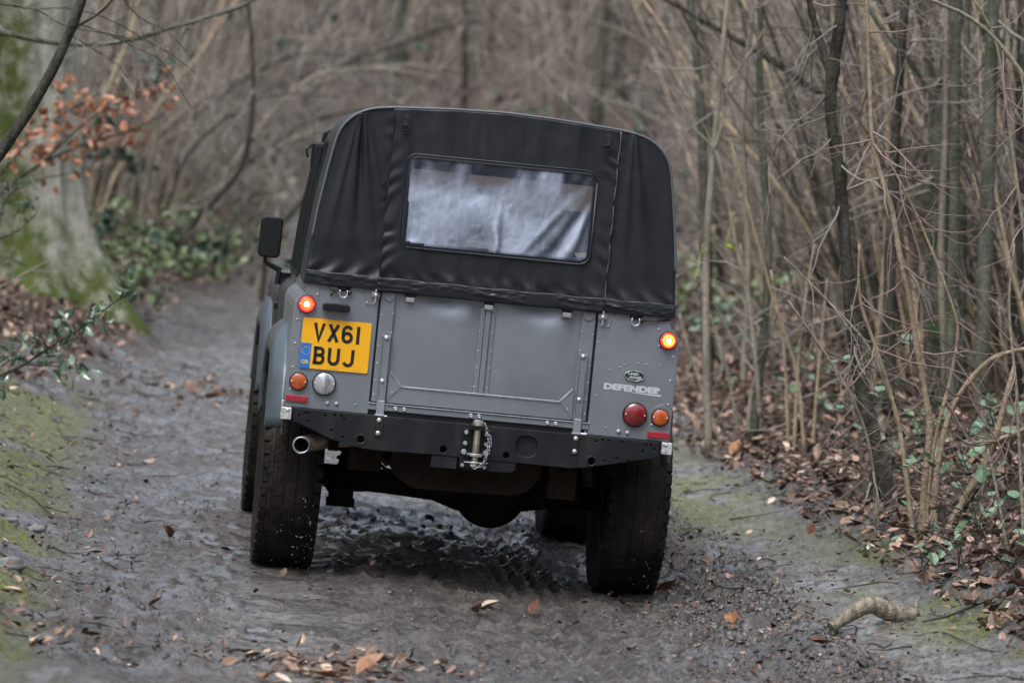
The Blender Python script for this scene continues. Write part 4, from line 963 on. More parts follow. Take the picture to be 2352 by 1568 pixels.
tree('coppice_stool', 'tan coppice stems fanning up from one stool beside the brambles at right', 'coppiced hazel',
     [[(1990, -60, 9), (1993, 85, 9), (1997, 190, 10), (2005, 330, 11), (2027, 415, 12), (2048, 478, 12), (2068, 595, 13), (2088, 684, 13), (2108, 811, 14), (2128, 922, 15), (2135, 984, 15), (2126, 1080, 17), (2114, 1255, 20)],
      [(2420, 790, 9), (2352, 801, 10), (2276, 826, 12), (2210, 897, 13), (2174, 974, 14), (2149, 1106, 16), (2144, 1265, 18)],
      [(2330, 840, 10), (2311, 913, 14), (2271, 1045, 17), (2200, 1171, 18), (2155, 1262, 20)], [(2430, 940, 10), (2352, 985, 12), (2290, 1015, 13), (2271, 1045, 15)],
      [(1973, 560, 5), (1976, 689, 7), (2016, 811, 9), (2050, 920, 10), (2067, 994, 11), (2083, 1110, 12), (2098, 1240, 13)],
      [(2010, 310, 4), (2094, 470, 5), (2149, 597, 6), (2180, 680, 6), (2200, 750, 7), (2185, 860, 8), (2144, 1029, 9), (2122, 1245, 11)]],
     17.9, 'tan', 'redtwig', nt=16, L=.6, seed=5, knots=4)
tree('hazel', 'slender leaning hazel stems crossing low in front of the dark sapling', 'hazel',
     [[(1800, 590, 4), (1900, 690, 5), (1990, 790, 7), (2040, 900, 8), (2075, 1010, 9), (2088, 1120, 10), (2095, 1230, 11)],
      [(1810, 690, 5), (1880, 790, 6), (1950, 900, 7), (1990, 1000, 8), (2010, 1110, 8), (2020, 1235, 9)]], 18.2, 'hazel', nt=12, L=.55, seed=8)
tree('tree', 'grey green trunk with a knot, the thickest in the right thicket', 'tree',
     [[(2195, -80, 40), (2188, 60, 42), (2176, 200, 46), (2166, 310, 52), (2160, 430, 48), (2163, 600, 50), (2170, 800, 52), (2176, 1000, 56), (2180, 1110, 62)],
      [(1985, -40, 8), (1993, 17, 9), (2035, 76, 10), (2086, 135, 11), (2120, 190, 12), (2146, 271, 13), (2158, 330, 14)]], 23.5, 'greybark', nt=12, L=1.0, seed=9, k=14)
tree('tree', 'slimmer grey green trunk just right of the thickest one', 'tree',
     [[(2290, -80, 30), (2278, 85, 30), (2272, 300, 32), (2263, 600, 34), (2256, 850, 36), (2250, 1090, 40)]], 23, 'greybark', nt=7, L=.9, seed=10, k=12)
tree('tree', 'dark trunk at the right edge behind the arched pale branch', 'tree',
     [[(2352, -80, 26), (2345, 300, 28), (2335, 700, 30), (2332, 1120, 34)]], 23.8, 'darkbark', nt=7, L=.9, seed=12, k=12)
tree('tree', 'pale straight pole standing between two grey green trunks', 'tree',
     [[(2225, -80, 14), (2215, 300, 16), (2210, 700, 20), (2205, 1080, 22)]], 24.5, 'greybark', nt=6, L=.9, seed=13, k=10)
tree('sapling', 'pale arched branch sweeping down across the top right corner', 'sapling',
     [[(2100, -30, 7), (2137, 0, 8), (2217, 34, 9), (2285, 89, 10), (2352, 178, 12), (2440, 330, 15), (2500, 700, 20), (2500, 1330, 26)], [(2225, -20, 6), (2285, 89, 7), (2319, 296, 8), (2352, 529, 9), (2430, 900, 12), (2480, 1300, 14)]],
     17.2, 'hazel', 'redtwig', nt=20, L=.6, seed=14)
tree('sapling', 'pale stem with a long bleached side branch left of the grey green trunk', 'sapling',
     [[(1975, -40, 8), (1998, 70, 10), (2022, 110, 13), (2034, 200, 13), (2040, 330, 14), (2040, 500, 15), (2025, 700, 16), (2005, 900, 17), (1995, 1065, 19)], [(2080, 130, 6), (2082, 210, 8), (2088, 250, 9), (2070, 310, 9), (2050, 360, 11), (2042, 420, 12)]],
     24.5, 'tan', nt=8, L=.8, seed=15)
tree('dead_pole', 'long dark pole fallen slantwise against the thicket at upper right', 'fallen pole',
     [[(1440, -45, 9), (1540, 5, 11), (1640, 62, 13), (1760, 132, 15), (1890, 218, 16), (2000, 272, 16), (2160, 335, 17)]], 27, 'darkbark', nt=0, seed=16)
tree('hazel', 'thin pale stem forking in a Y just right of the canvas hood', 'hazel',
     [[(1745, 960, 12), (1738, 850, 11), (1720, 700, 10), (1690, 560, 10), (1665, 430, 9), (1641, 345, 8), (1590, 290, 6), (1545, 210, 4), (1490, 150, 3)],
      [(1641, 345, 8), (1662, 270, 7), (1672, 200, 6), (1710, 140, 5), (1760, 60, 3)]], 23, 'hazel', nt=9, L=.7, seed=17)
tree('hazel', 'grey leaning stems rising from the verge beside the right tail lamp', 'hazel',
     [[(1560, 720, 5), (1590, 830, 7), (1625, 930, 9), (1655, 1030, 11)], [(1600, 560, 4), (1625, 700, 6), (1670, 850, 8), (1690, 960, 9), (1700, 1040, 10)], [(1800, 640, 4), (1770, 760, 6), (1730, 880, 8), (1712, 1045, 10)],
      [(1700, 560, 4), (1730, 740, 7), (1745, 900, 8), (1745, 1050, 10)]], 24.2, 'hazel', nt=8, L=.6, seed=18)
tree('hazel', 'cluster of pale upright stems on the verge left of the dark sapling', 'hazel',
     [[(1870, 560, 5), (1840, 760, 7), (1830, 900, 9), (1822, 1075, 11)], [(1770, 620, 5), (1800, 800, 7), (1808, 950, 8), (1812, 1075, 9)], [(1900, 640, 4), (1880, 850, 7), (1868, 1000, 9), (1862, 1085, 10)], [(1680, 330, 4), (1730, 520, 6), (1780, 700, 7), (1830, 860, 8), (1850, 1080, 10)]],
     22.5, 'tan', nt=7, L=.6, seed=19)
tree('sapling', 'thin greenish stem bent along the right edge above the brambles', 'sapling',
     [[(2330, 560, 4), (2318, 700, 6), (2335, 900, 7), (2340, 1000, 8), (2352, 1250, 10)], [(2268, 1030, 5), (2290, 1130, 7), (2318, 1290, 9), (2330, 1370, 10)]], 16.6, 'hazel', 'redtwig', nt=6, L=.4, seed=20)
rs_ = np.random.default_rng(77)
TL = ['upright', 'slender', 'straight', 'thin']
for i in range(22):
    d_ = rs_.uniform(22, 38); px = rs_.uniform(2030, 2350) if i < 15 else rs_.uniform(1620, 1900); w_ = rs_.uniform(15, 30) * 24 / d_; mm = ['greybark', 'darkbark', 'greybark', 'hazel'][i % 4]
    gp = at(px, 900, d_); yb = 313 + (1.9 - gz(gp[0], gp[1])) * FPX / d_ + 8; k1, k2, k3 = rs_.normal(0, 14, 3)
    tree('tree', 'slender upright bare trunk standing deeper in the right thicket', 'tree', [[(px + k1 * 3 + k2, -80, w_ * .7), (px + k2 + k1, 250, w_ * .82), (px + k3, 600, w_), (px, yb, w_ * 1.2)]], d_, mm, nt=5, L=.9, seed=300 + i, k=8, group='slender trunks deep in the right thicket')
# left side
def beech():
    n, m = 110, 150; P = np.zeros((n, m, 3)); c = at(62, 720, 33.0); zb = gz(c[0], c[1])
    aa_, zz_ = np.meshgrid(np.linspace(0, 30, m), np.linspace(0, 8, n)); BN = .022 * fbm(aa_, zz_, 4, 1.3, 55)
    for i in range(n):
        z = -1.0 + 6.3 * (i / (n - 1)) ** 1.6; h = max(z, 0)
        for j in range(m):
            a = 2 * math.pi * j / m
            lobe = .50 * math.exp(-((((a + .30 + math.pi) % (2 * math.pi)) - math.pi) / .34) ** 2) + .35 * math.exp(-((((a + 1.35 + math.pi) % (2 * math.pi)) - math.pi) / .30) ** 2) + .4 * math.exp(-((((a + 2.4 + math.pi) % (2 * math.pi)) - math.pi) / .3) ** 2) + .2 * (1 + math.cos(3 * a + 2)) * .5
            r = .48 - .012 * h + (lobe * 1.25 + .05) * math.exp(-h / .30) * .8 + .018 * math.sin(5 * a + 1.5 * z) + .012 * math.sin(11 * a - z) + .007 * math.sin(23 * a + z * 3) * (1 + math.sin(z * 5 + a * 4)) + BN[i, j]
            x_, y_ = r * math.cos(a), r * math.sin(a); P[i, j] = (x_, y_, z + (float(zsmooth(c[0] + x_, c[1] + y_)) - float(zsmooth(c[0], c[1]))) * math.exp(-h / .45))
    q = MB(); q.grid(np.concatenate([P, P[:, :1]], 1)); o = q.build('beech_tree', M['beech'], None, smooth=True); o.location = (c[0], c[1], zb)
    tag(o, 'massive grey beech trunk with mossy flaring roots on the left bank', 'beech tree')
    at_ = o.data.attributes.new('moss', 'FLOAT', 'POINT'); PP = np.concatenate([P, P[:, :1]], 1); an = np.arctan2(PP[..., 1], PP[..., 0]); left = np.clip((np.cos(an - R(215)) - .15) * 2.2, 0, 1)      # moss grows on the weather side and the foot
    foot = np.exp(-np.maximum(PP[..., 2], 0) / .40) * .95; at_.data.foreach_set('value', np.clip(left + foot, 0, 1).ravel().astype(np.float32))
    mt = M['beech']; nn_ = mt.node_tree.nodes; ll = mt.node_tree.links; mp_ = [k for k in nn_ if k.type == 'MAP_RANGE'][-1]; at2 = nn_.new('ShaderNodeAttribute'); at2.attribute_name = 'moss'
    ma = nn_.new('ShaderNodeMath'); ma.operation = 'MULTIPLY_ADD'; ma.inputs[1].default_value = .27; ll.new(at2.outputs['Fac'], ma.inputs[0]); tx_ = [k for k in ll if k.to_node == mp_ and k.to_socket == mp_.inputs[0]][0].from_socket
    ll.new(tx_, ma.inputs[2]); ll.new(ma.outputs[0], mp_.inputs[0]); mp_.inputs[1].default_value = .56; mp_.inputs[2].default_value = .80
    q = MB(); rs = np.random.default_rng(2)
    for a0, L, w in ((-.30, .6, .12), (-1.3, .6, .11), (-.8, .5, .08), (-2.2, .8, .12)):
        pts = []
        for t in np.linspace(0, 1, 10):
            r = .30 + L * t; a = a0 + .12 * math.sin(t * 4); x, y = r * math.cos(a), r * math.sin(a)
            pts.append((x, y, gz(c[0] + x, c[1] + y) - zb + .62 * math.exp(-t * 4.2) - .02 - .06 * t))
        q.tube(np.array(pts), np.linspace(w, .04, 10), 10)
    q.build('root', M['beechmoss'], o, smooth=True)
beech()
tree('sapling', 'dark slanting sapling stem crossing the top left corner', 'sapling',
     [[(225, -90, 20), (192, -10, 22), (165, 62, 23), (122, 158, 24), (66, 255, 26), (15, 330, 28), (-60, 440, 30), (-200, 760, 36), (-320, 1150, 44)],
      [(300, -60, 5), (240, 20, 6), (180, 60, 7), (150, 80, 9)]], 18.8, 'darkbark', nt=0, seed=21)
tree('sapling', 'long grey bough arching across the top of the beech trunk', 'sapling',
     [[(640, -40, 6), (560, 12, 8), (470, 42, 9), (400, 62, 10), (300, 92, 11), (200, 102, 12), (100, 95, 13), (10, 76, 15), (-120, 60, 20), (-300, 200, 28), (-360, 1100, 36)]], 24, 'greybark', nt=12, L=.7, seed=22)
b = MB(); b2 = MB(); rs = np.random.default_rng(23)
for P in ([(60, 20, 3), (160, 20, 3), (250, 45, 3), (330, 90, 3), (400, 130, 2.5), (450, 170, 2)], [(180, 55, 3), (250, 80, 3), (310, 110, 2.5), (370, 140, 2), (440, 250, 1.8)], [(150, 75, 3), (210, 110, 2.5), (270, 150, 2), (300, 190, 1.6)], [(260, -30, 3), (320, 40, 3), (380, 70, 2.5), (430, 120, 2)], [(0, 10, 4), (80, 22, 3.5), (150, 60, 3), (230, 75, 2.5), (330, 95, 2)]):
    p, r = limb([(-30 + P[0][0] - 60, P[0][1] - 20, 5)] + P if P[0][0] < 70 else P, 20.5); b.tube(p, r, 5); shoots(b2, p, r, 13, .42, rs, .1, 2, (.3, .9), 3, .4, .0013, toward=np.array([.8, 0, -.6]))
o = b.build('sapling', M['darkbark'], None, smooth=True); b2.build('twigs', M['twig'], o); tag(o, 'spray of fine bare drooping twigs in front of the beech trunk top', 'sapling')
tree('sapling', 'crooked dark stem hanging behind the orange leaves at left', 'sapling', [[(560, -60, 9), (575, 60, 10), (582, 200, 11), (572, 320, 13), (545, 400, 14), (500, 450, 16), (440, 520, 20), (415, 560, 24)]], 39, 'darkbark', nt=8, L=1.2, seed=24)
for i, (x0, x1, w_, d_, mm) in enumerate([(238, 225, 26, 44, 'darkbark'), (268, 250, 18, 45, 'darkbark'), (320, 285, 20, 47, 'greybark'), (355, 300, 14, 43, 'hazel'), (420, 345, 12, 46, 'greybark'), (290, 330, 12, 46, 'hazel')]):
    tree('tree', ['dark trunk half hidden by the right edge of the beech', 'second dark trunk behind the beech leaves', 'grey trunk leaning behind the orange leaves', 'thin pale trunk leaning right behind the orange leaves', 'grey pole leaning towards the track above the left bank', 'thin hazel pole crossing the grey trunk behind the beech'][i], 'tree',
         [[(x0 + 60, -80, w_ * .8), (x0 + 25, 150, w_ * .9), (x0, 330, w_), (x1, 620, w_ * 1.2)]], d_, mm, nt=8, L=1.3, seed=30 + i)
for i, P in enumerate([[(430, 600, 20), (500, 440, 18), (570, 330, 17), (650, 235, 16), (720, 178, 15), (800, 160, 13), (900, 160, 10), (1020, 185, 7)], [(480, 560, 18), (560, 430, 16), (640, 340, 14), (740, 300, 12), (880, 270, 9), (980, 240, 6)],
                       [(380, 540, 18), (470, 380, 16), (560, 260, 14), (660, 150, 12), (760, 70, 10), (850, -30, 8)], [(560, 560, 14), (640, 420, 13), (720, 340, 12), (820, 300, 10), (930, 230, 8), (1050, 120, 5)],
                       [(1640, 420, 14), (1560, 310, 13), (1460, 250, 11), (1350, 215, 9), (1220, 150, 7), (1100, 120, 5)], [(1650, 330, 12), (1600, 200, 11), (1500, 110, 9), (1400, 60, 8), (1250, 20, 6)]]):
    lab = ['thickest pale hazel bough arching over the track left of the hood', 'pale bough arching low just above the left of the hood', 'steep hazel bough rising to the top left of centre', 'hazel bough reaching rightwards behind the hood top', 'bough arching over the track from the right thicket behind the hood', 'higher bough reaching left over the track from the right thicket'][i]
    dpt = 44 + i
    x_, y_, w_ = P[0]; base = at(x_, y_, dpt); gzz = gz(base[0], base[1]); py = 313 + (1.9 - gzz) * FPX / dpt
    P = [(x_ + (-25 if i < 4 else 25), py + 12, w_ * 1.25)] + P if py > y_ + 40 else P
    P = [(a_, b_, c_ * .6) for a_, b_, c_ in P]; tree('hazel_bough', lab, 'hazel', [P], dpt, 'hazel', 'twig', nt=22, L=1.5, seed=40 + i, minr=.003)
rs_ = np.random.default_rng(99)
for i in range(18):
    d_ = rs_.uniform(40, 58); x0 = rs_.uniform(230, 620); gp = at(x0, 600, d_); yb = 313 + (1.9 - gz(gp[0], gp[1])) * FPX / d_ + 10; up_ = rs_.uniform(.6, 1.15); sw = rs_.uniform(.7, 1.3); w_ = rs_.uniform(6, 13); j_ = lambda: rs_.normal(0, 12)
    tree('hazel_bough', 'stem leaning and arching from the left bank towards the track, far and blurred', 'hazel', [[(x0, yb, w_ * 1.3), (x0 + 45 * sw + j_(), yb - 150 * up_, w_ * 1.1), (x0 + 120 * sw + j_(), yb - 290 * up_ + j_(), w_), (x0 + 230 * sw, yb - 390 * up_ + j_(), w_ * .8), (x0 + 360 * sw + j_(), yb - 440 * up_, w_ * .55), (x0 + 480 * sw, yb - 430 * up_, w_ * .35)]],
         d_, ['hazel', 'darkbark', 'greybark', 'hazel', 'darkbark'][i % 5], 'twig', nt=18, L=1.6, seed=500 + i, minr=.003, group='stems arching from the left bank')
# copper beech leaves on their sapling
def leafy(name, label, cat, limbs, depth, m, leafm, tmpl, boxes, size, seed, tilt=1.0, near=None, jit=.15):
    rs = np.random.default_rng(seed); a = MB()
    for q in limbs: p, r = limb(q, depth); a.tube(p, r, 5)
    Ps = []
    for (px, py, sx, sy, n_) in boxes:
        c = at(px, py, depth); 
        for _ in range(n_): Ps.append(c + rs.normal(0, 1, 3) * np.array([sx, (sx + sy) * .9, sy]) * depth / FPX)
    tw = MB(); nodes = np.concatenate([limb(q, depth)[0] for q in limbs])
    for p in Ps[::2]:
        j = np.argmin(((nodes - p) ** 2).sum(1)); mid = (nodes[j] + p) / 2 + rs.normal(0, .02, 3); tw.tube([nodes[j], mid, p], [.002, .0016, .001], 3, cap=False)
    o = a.build(name, M[m], None, smooth=True); tw.build('twigs', M['twig'], o)
    n_ = len(Ps); q = MB(); scatter(q, leaf_tmpl(tmpl), np.array(Ps), rotm(n_, rs, tilt), size * rs.uniform(.6, 1.2, n_))
    q.build('foliage', M[leafm], o); tag(o, label, cat); return o
leafy('young_beech', 'young beech holding copper orange dead leaves in front of the beech trunk', 'young beech',
      [[(-260, 760, 14), (-120, 560, 12), (0, 445, 10), (90, 380, 8), (200, 330, 6), (300, 300, 5), (380, 260, 3)], [(-60, 480, 8), (60, 330, 6), (150, 260, 5), (230, 215, 3)], [(90, 380, 6), (200, 280, 4), (290, 230, 3), (385, 215, 2)], [(-40, 470, 5), (60, 420, 4), (150, 400, 3)], [(-120, 560, 9), (-60, 850, 10), (-80, 1080, 12)]],
      28, 'darkbark', 'copper', 'oval', [(150, 190, 22, 22, 12), (180, 235, 40, 20, 20), (255, 235, 35, 22, 24), (320, 235, 25, 18, 16), (375, 215, 10, 28, 9), (90, 290, 40, 25, 24), (170, 300, 40, 25, 26), (270, 300, 35, 30, 34), (40, 350, 40, 22, 26), (140, 365, 40, 22, 24), (240, 340, 40, 20, 12), (60, 395, 30, 15, 8), (395, 240, 10, 12, 4)], .088, 50)
leafy('holly', 'holly branch with glossy spiny leaves reaching in from the left over the mud', 'holly',
      [[(-330, 1130, 14), (-180, 960, 11), (-20, 872, 8), (50, 840, 7), (110, 800, 6), (170, 762, 5), (235, 715, 4), (300, 668, 3)], [(60, 838, 4), (120, 840, 3), (200, 850, 2)], [(110, 800, 4), (90, 770, 3), (40, 800, 2)], [(170, 762, 3), (200, 800, 2)]],
      19.5, 'darkbark', 'holly', 'holly', [(10, 885, 10, 12, 7), (35, 815, 16, 14, 16), (75, 790, 14, 14, 12), (120, 815, 18, 16, 14), (160, 775, 14, 12, 12), (185, 850, 22, 12, 12), (150, 860, 22, 10, 8), (135, 735, 14, 8, 7), (200, 740, 14, 10, 10), (235, 700, 10, 10, 8), (300, 668, 12, 12, 9), (245, 745, 10, 8, 4), (290, 690, 12, 8, 5)], .066, 51)
leafy('yew', 'feathery dark yew sprays at the left edge below the orange leaves', 'yew',
      [[(-200, 900, 12), (-90, 640, 8), (-20, 560, 6), (40, 530, 4), (85, 490, 3)], [(-90, 640, 6), (0, 590, 4), (60, 610, 3)], [(-20, 560, 5), (20, 450, 4), (70, 420, 2)]],
      24, 'darkbark', 'yew', 'oval', [(15, 430, 24, 9, 34), (55, 468, 18, 6, 26), (25, 500, 26, 8, 26), (12, 600, 14, 8, 12), (70, 415, 14, 5, 14)], .034, 52)
tree('sapling', 'thin bare twigs reaching in low at the left edge in front of the beech roots', 'sapling', [[(-200, 800, 8), (-80, 690, 6), (10, 655, 5), (70, 620, 4), (110, 600, 3), (190, 580, 2)], [(70, 620, 3), (130, 625, 3), (200, 605, 2)], [(-80, 690, 4), (0, 690, 3), (110, 640, 2)], [(-60, 1150, 10), (-120, 980, 9), (-200, 800, 8)]], 24, 'hazel', nt=8, L=.35, seed=53)
# brambles
def make_bramble(seed, n=26, m='bramble', size=.075, H=.45, spread=.4, name='bramble'):
    rs = np.random.default_rng(seed); a = MB(); P = []
    for i in range(6):
        az = rs.uniform(0, 6.28); q = wiggle([0, 0, -.03], [math.cos(az) * .8, math.sin(az) * .8, 1.2], H * rs.uniform(.9, 1.7), 8, rs, .35, -1.0); a.tube(q, np.linspace(.0035, .0015, 9), 4, cap=False)
        for _ in range(n // 6 + 1):
            j = rs.integers(2, 9); P.append(q[j] + rs.normal(0, .03, 3) + np.array([0, 0, .01]))
    P = np.array(P); P[:, 2] = np.maximum(P[:, 2], .02)
    o = a.build(name, M['stick'], None); f = MB(); scatter(f, leaf_tmpl('round'), P, rotm(len(P), rs, .55), size * rs.uniform(.6, 1.3, len(P))); f.build('foliage', M[m], o); return o
BR = [make_bramble(60, 15, size=.075), make_bramble(61, 11, size=.07), make_bramble(62, 40, 'bankleaf', .07, .4), make_bramble(63, 34, 'bankleaf', .09, .55)]
ub = set()
def place_br(k, x, y, sc, label, group):
    src = BR[k]
    if k in ub:
        o = src.copy(); col.objects.link(o)
        for ch in src.children: c = ch.copy(); col.objects.link(c); c.parent = o
    else: o = src; ub.add(k)
    o.location = (x, y, gz(x, y)); o.rotation_euler = (0, 0, random.uniform(0, 6.28)); o.scale = (sc,) * 3; tag(o, label, 'bramble', group); return o
LB = 'low bramble plant with pale green leaves among fallen leaves at the right verge'
for px, d, k, sc in [(2115, 16.8, 0, .7), (2230, 16.3, 1, .75), (2320, 16.2, 1, .8), (2280, 17.2, 0, .9), (2340, 17.4, 0, 1.0), (2210, 18.3, 1, 1.1), (2260, 19.0, 0, 1.2), (2320, 18.8, 1, 1.3), (2150, 19.6, 1, .9), (2090, 20.0, 1, .8),
                     (2070, 20.6, 0, .8), (2330, 20.5, 0, 1.5), (1960, 22.5, 1, .8), (1900, 24, 0, .9), (1720, 26.5, 1, .9), (1830, 25.5, 0, .8), (1600, 34, 1, 1.2), (1630, 33, 0, 1.2), (1590, 37, 3, 1.2), (1680, 32, 0, 1.1), (2210, 20.5, 0, 1.3), (1700, 36, 3, 1.2), (1620, 40, 3, 1.3)]:
    place_br(k, at(px, 1000, d)[0], d, sc, LB, 'brambles along the right verge')
rs = np.random.default_rng(70)
for i in range(85):
    y = 33 + 22 * rs.random() ** .9; x = float(centre(y)) - 2.0 - rs.gamma(1.6, .55)
    place_br(int(rs.choice([0, 1, 2, 2, 3, 3])), x, y, rs.uniform(.6, 1.35), 'leafy green undergrowth plant on the blurred left bank', 'green plants on the left bank')

b = MB(); rs = np.random.default_rng(97)
for i in range(420):
    y = 13 + 22 * rs.random() ** 1.3; vv = rs.choice([-1, 1], p=[.75, .25]); x = float(centre(y)) + (-1.3 - rs.gamma(1.6, .5) if vv < 0 else 1.35 + rs.gamma(1.6, .45)); a = rs.uniform(0, math.pi); L = rs.uniform(.08, .45)
    L *= .75; bn = rs.normal(0, .7); pts = [(x + math.cos(a + bn * t) * L * t, y + math.sin(a + bn * t) * L * t + rs.normal(0, .008)) for t in (0, .3, .6, 1)]
    b.tube([(p, q, gz(p, q) + .006) for p, q in pts], [.004, .0035, .003, .0015], 4, cap=False)
tag(b.build('twig_litter', M['stick']), 'scattered bits of dark twig on both verges', 'twig litter', kind='stuff')
rs_ = np.random.default_rng(123)
for i in range(16):
    d_ = rs_.uniform(58, 84); px = rs_.uniform(260, 1650); gp = at(px, 300, d_); yb = 313 + (1.9 - gz(gp[0], gp[1])) * FPX / d_ + 6; w_ = rs_.uniform(12, 30); k1, k2 = rs_.normal(0, 22, 2)
    tree('tree', 'dark bare trunk standing far off on the blurred hillside', 'tree', [[(px + k1 * 2, -160, w_ * .7), (px + k1, 40, w_ * .85), (px + k2 * .3, yb, w_ * 1.2)]], d_, ['darkbark', 'greybark'][i % 2], nt=6, L=2.0, seed=700 + i, k=8, minr=.005, group='far trunks on the hillside')
# dark evergreens among the bare wood
for i, (px, d, sc, lab) in enumerate([(-20, 36, 1.5, 'dark evergreen bush behind the beech at the far left edge'), (350, 56, 1.3, 'dark green bush blurred behind the orange leaves'), (255, 48, 2.2, 'tall dark evergreen just right of the beech trunk'), (430, 54, 1.9, 'dark evergreen between the beech and the canvas hood, second from the beech'), (1470, 52, 1.25, 'dark evergreen bush just right of the canvas hood top'), (1900, 44, .8, 'low dark evergreen deep in the right thicket'), (1610, 60, 1.5, 'dark evergreen far behind the right thicket')]):
    o = make_bramble(400 + i, 260, 'yew', .11, 1.9 * sc, name='evergreen_bush'); x = at(px, 900, d)[0]; o.location = (x, d, gz(x, d)); tag(o, lab, 'evergreen bush')
# yellow green leaves still hanging in the thicket
for i, (px, py) in enumerate([(1668, 562), (1598, 636), (2262, 610)]):
    c = at(px, py, 24); rs = np.random.default_rng(80 + i); q = MB(); scatter(q, leaf_tmpl('oval'), np.array([c, c + [.03, 0, .0]]), rotm(2, rs, .9), np.array([.05, .04])); q.tube([c, c + [.05, .1, .2]], .0012, 3)
    tag(q.build('hanging_leaf', M['lime']), ['upper yellow green leaf hanging right of the canvas hood', 'lower yellow green leaf close beside the canvas hood', 'yellow green leaf hanging on the grey green trunk'][i], 'leaf')

# ------------------------------------------------------------------ fallen wood, stones, leaves, clods
def ground_at(px, py):
    d = 20.0
    for _ in range(12):
        p = at(px, py, d); z = gz(p[0], p[1]); d += (p[2] - z) * d / 1.9 * .9
    return at(px, py, d)
def ground_stick(name, label, cat, P, m, k=8, lift=0.0, knots=()):
    W = []
    for q in P:
        p = ground_at(q[0], q[1]); r = q[2] / 2 * p[1] / FPX; W.append([p[0], p[1], p[2] + r * .8 + (q[3] if len(q) > 3 else 0), r])
    S = smooth_path(W, len(P) * 6); b = MB(); b.tube(S[:, :3], np.maximum(S[:, 3], .001), k); o = b.build(name, M[m], None, smooth=True); tag(o, label, cat); return o
def make_log():
    c = ground_at(2010, 1437); d = c[1]; s = d / FPX
    P = [(1906, 1440, 27), (1920, 1433, 23), (1936, 1424, 27), (1953, 1413, 32), (1971, 1402, 36), (1992, 1393, 40), (2012, 1394, 43), (2034, 1405, 44), (2060, 1416, 44), (2088, 1419, 38), (2112, 1416, 30)]
    W = []
    for i, (x, y, w_) in enumerate(P): p = at(x, y - 3, d); W.append([p[0], p[1] - .05 + .012 * i, p[2], w_ / 2 * s])
    S = smooth_path(W, 50); rs = np.random.default_rng(1); r = S[:, 3] * (1 + .03 * np.sin(np.arange(50) * .5) + .07 * g2(np.arange(50) - 21, 1.5) + rs.normal(0, .02, 50)); b = MB(); b.tube(S[:, :3], r, 16)
    o = b.build('log', M['log'], None, smooth=True, auto=50); tag(o, 'short crooked mossy log lying on the right verge', 'log')
    q = MB(); p0 = S[3, :3]; q.tube([p0 + [0, 0, -.005], p0 + [-.01, -.01, -.03], p0 + [-.012, -.012, -.045]], [.012, .009, .006], 7); p1 = S[47, :3]; q.tube([p1, p1 + [.01, 0, .03], p1 + [.008, 0, .06]], [.012, .01, .003], 6); q.build('branch_stub', M['log'], o, smooth=True)
make_log()
for lab, P in [('thin dark twig lying beside the mossy log', [(1740, 1412, 3), (1800, 1413, 4), (1860, 1415, 4), (1905, 1416, 4)]),
               ('long wet twig on the verge below the mossy log', [(2045, 1455, 4), (2100, 1462, 6), (2150, 1452, 4), (2200, 1466, 3), (2260, 1492, 3), (2330, 1500, 2)]),
               ('dark curved twig leading right from the log into the leaves', [(2120, 1428, 5), (2180, 1415, 7), (2230, 1395, 8), (2280, 1375, 6), (2330, 1330, 5)]),
               ('short dark stick on the pale verge above the log', [(1640, 1345, 3), (1680, 1352, 5), (1735, 1349, 7)]),
               ('long crooked twig across the left moss', [(0, 1105, 3), (60, 1135, 5), (100, 1165, 5), (140, 1205, 6), (200, 1235, 6), (250, 1262, 4)]),
               ('upper dark twig on the mossy left slope', [(215, 1012, 6), (240, 1025, 6), (270, 1035, 5), (300, 1048, 3)]),
               ('fine twig winding down the left moss', [(10, 1060, 2), (80, 1070, 3), (150, 1075, 3), (220, 1100, 3), (280, 1140, 2)]),
               ('bent wet twig at the bottom left of the track', [(505, 1508, 4), (540, 1492, 6), (580, 1500, 6), (610, 1518, 4), (660, 1505, 3)]),
               ('thin twig by the leaf clump at bottom centre', [(600, 1520, 3), (680, 1528, 4), (740, 1522, 3)]),
               ('straight twig just left of the rear left wheel', [(520, 1262, 3), (560, 1263, 3), (585, 1265, 3)]),
               ('branched twig on the verge right of the rear right wheel', [(1520, 1245, 4), (1560, 1232, 5), (1600, 1212, 3)]),
               ('short broken stick right of the rear right tyre', [(1505, 1205, 8), (1525, 1196, 9), (1545, 1188, 6)])]:
    ground_stick('twig', lab, 'twig', P, 'stick')
for i, (px, py, r, lab) in enumerate([(75, 1218, .05, 'smooth grey stone in the left moss'), (20, 1300, .065, 'larger grey stone at the left edge'), (10, 1200, .05, 'dark stone at the left edge above the others'), (120, 1232, .04, 'small half buried stone beside the smooth grey one')]):
    c = ground_at(px, py); b = bmesh.new(); bmesh.ops.create_icosphere(b, subdivisions=3, radius=1)
    for v in b.verts:
        k = 1 + .25 * math.sin(v.co.x * 3 + i) * math.cos(v.co.y * 2.3 + i) + .08 * math.sin(v.co.z * 7 + i * 2); v.co = Vector((v.co.x * r * 1.1 * k, v.co.y * r * .8 * k, v.co.z * r * .5 * k))
    me = bpy.data.meshes.new('stone'); b.to_mesh(me); b.free(); me.materials.append(M['stone']); me.polygons.foreach_set('use_smooth', [True] * len(me.polygons))
    o = bpy.data.objects.new('stone', me); col.objects.link(o); o.location = (c[0], c[1], c[2]); tag(o, lab, 'stone')
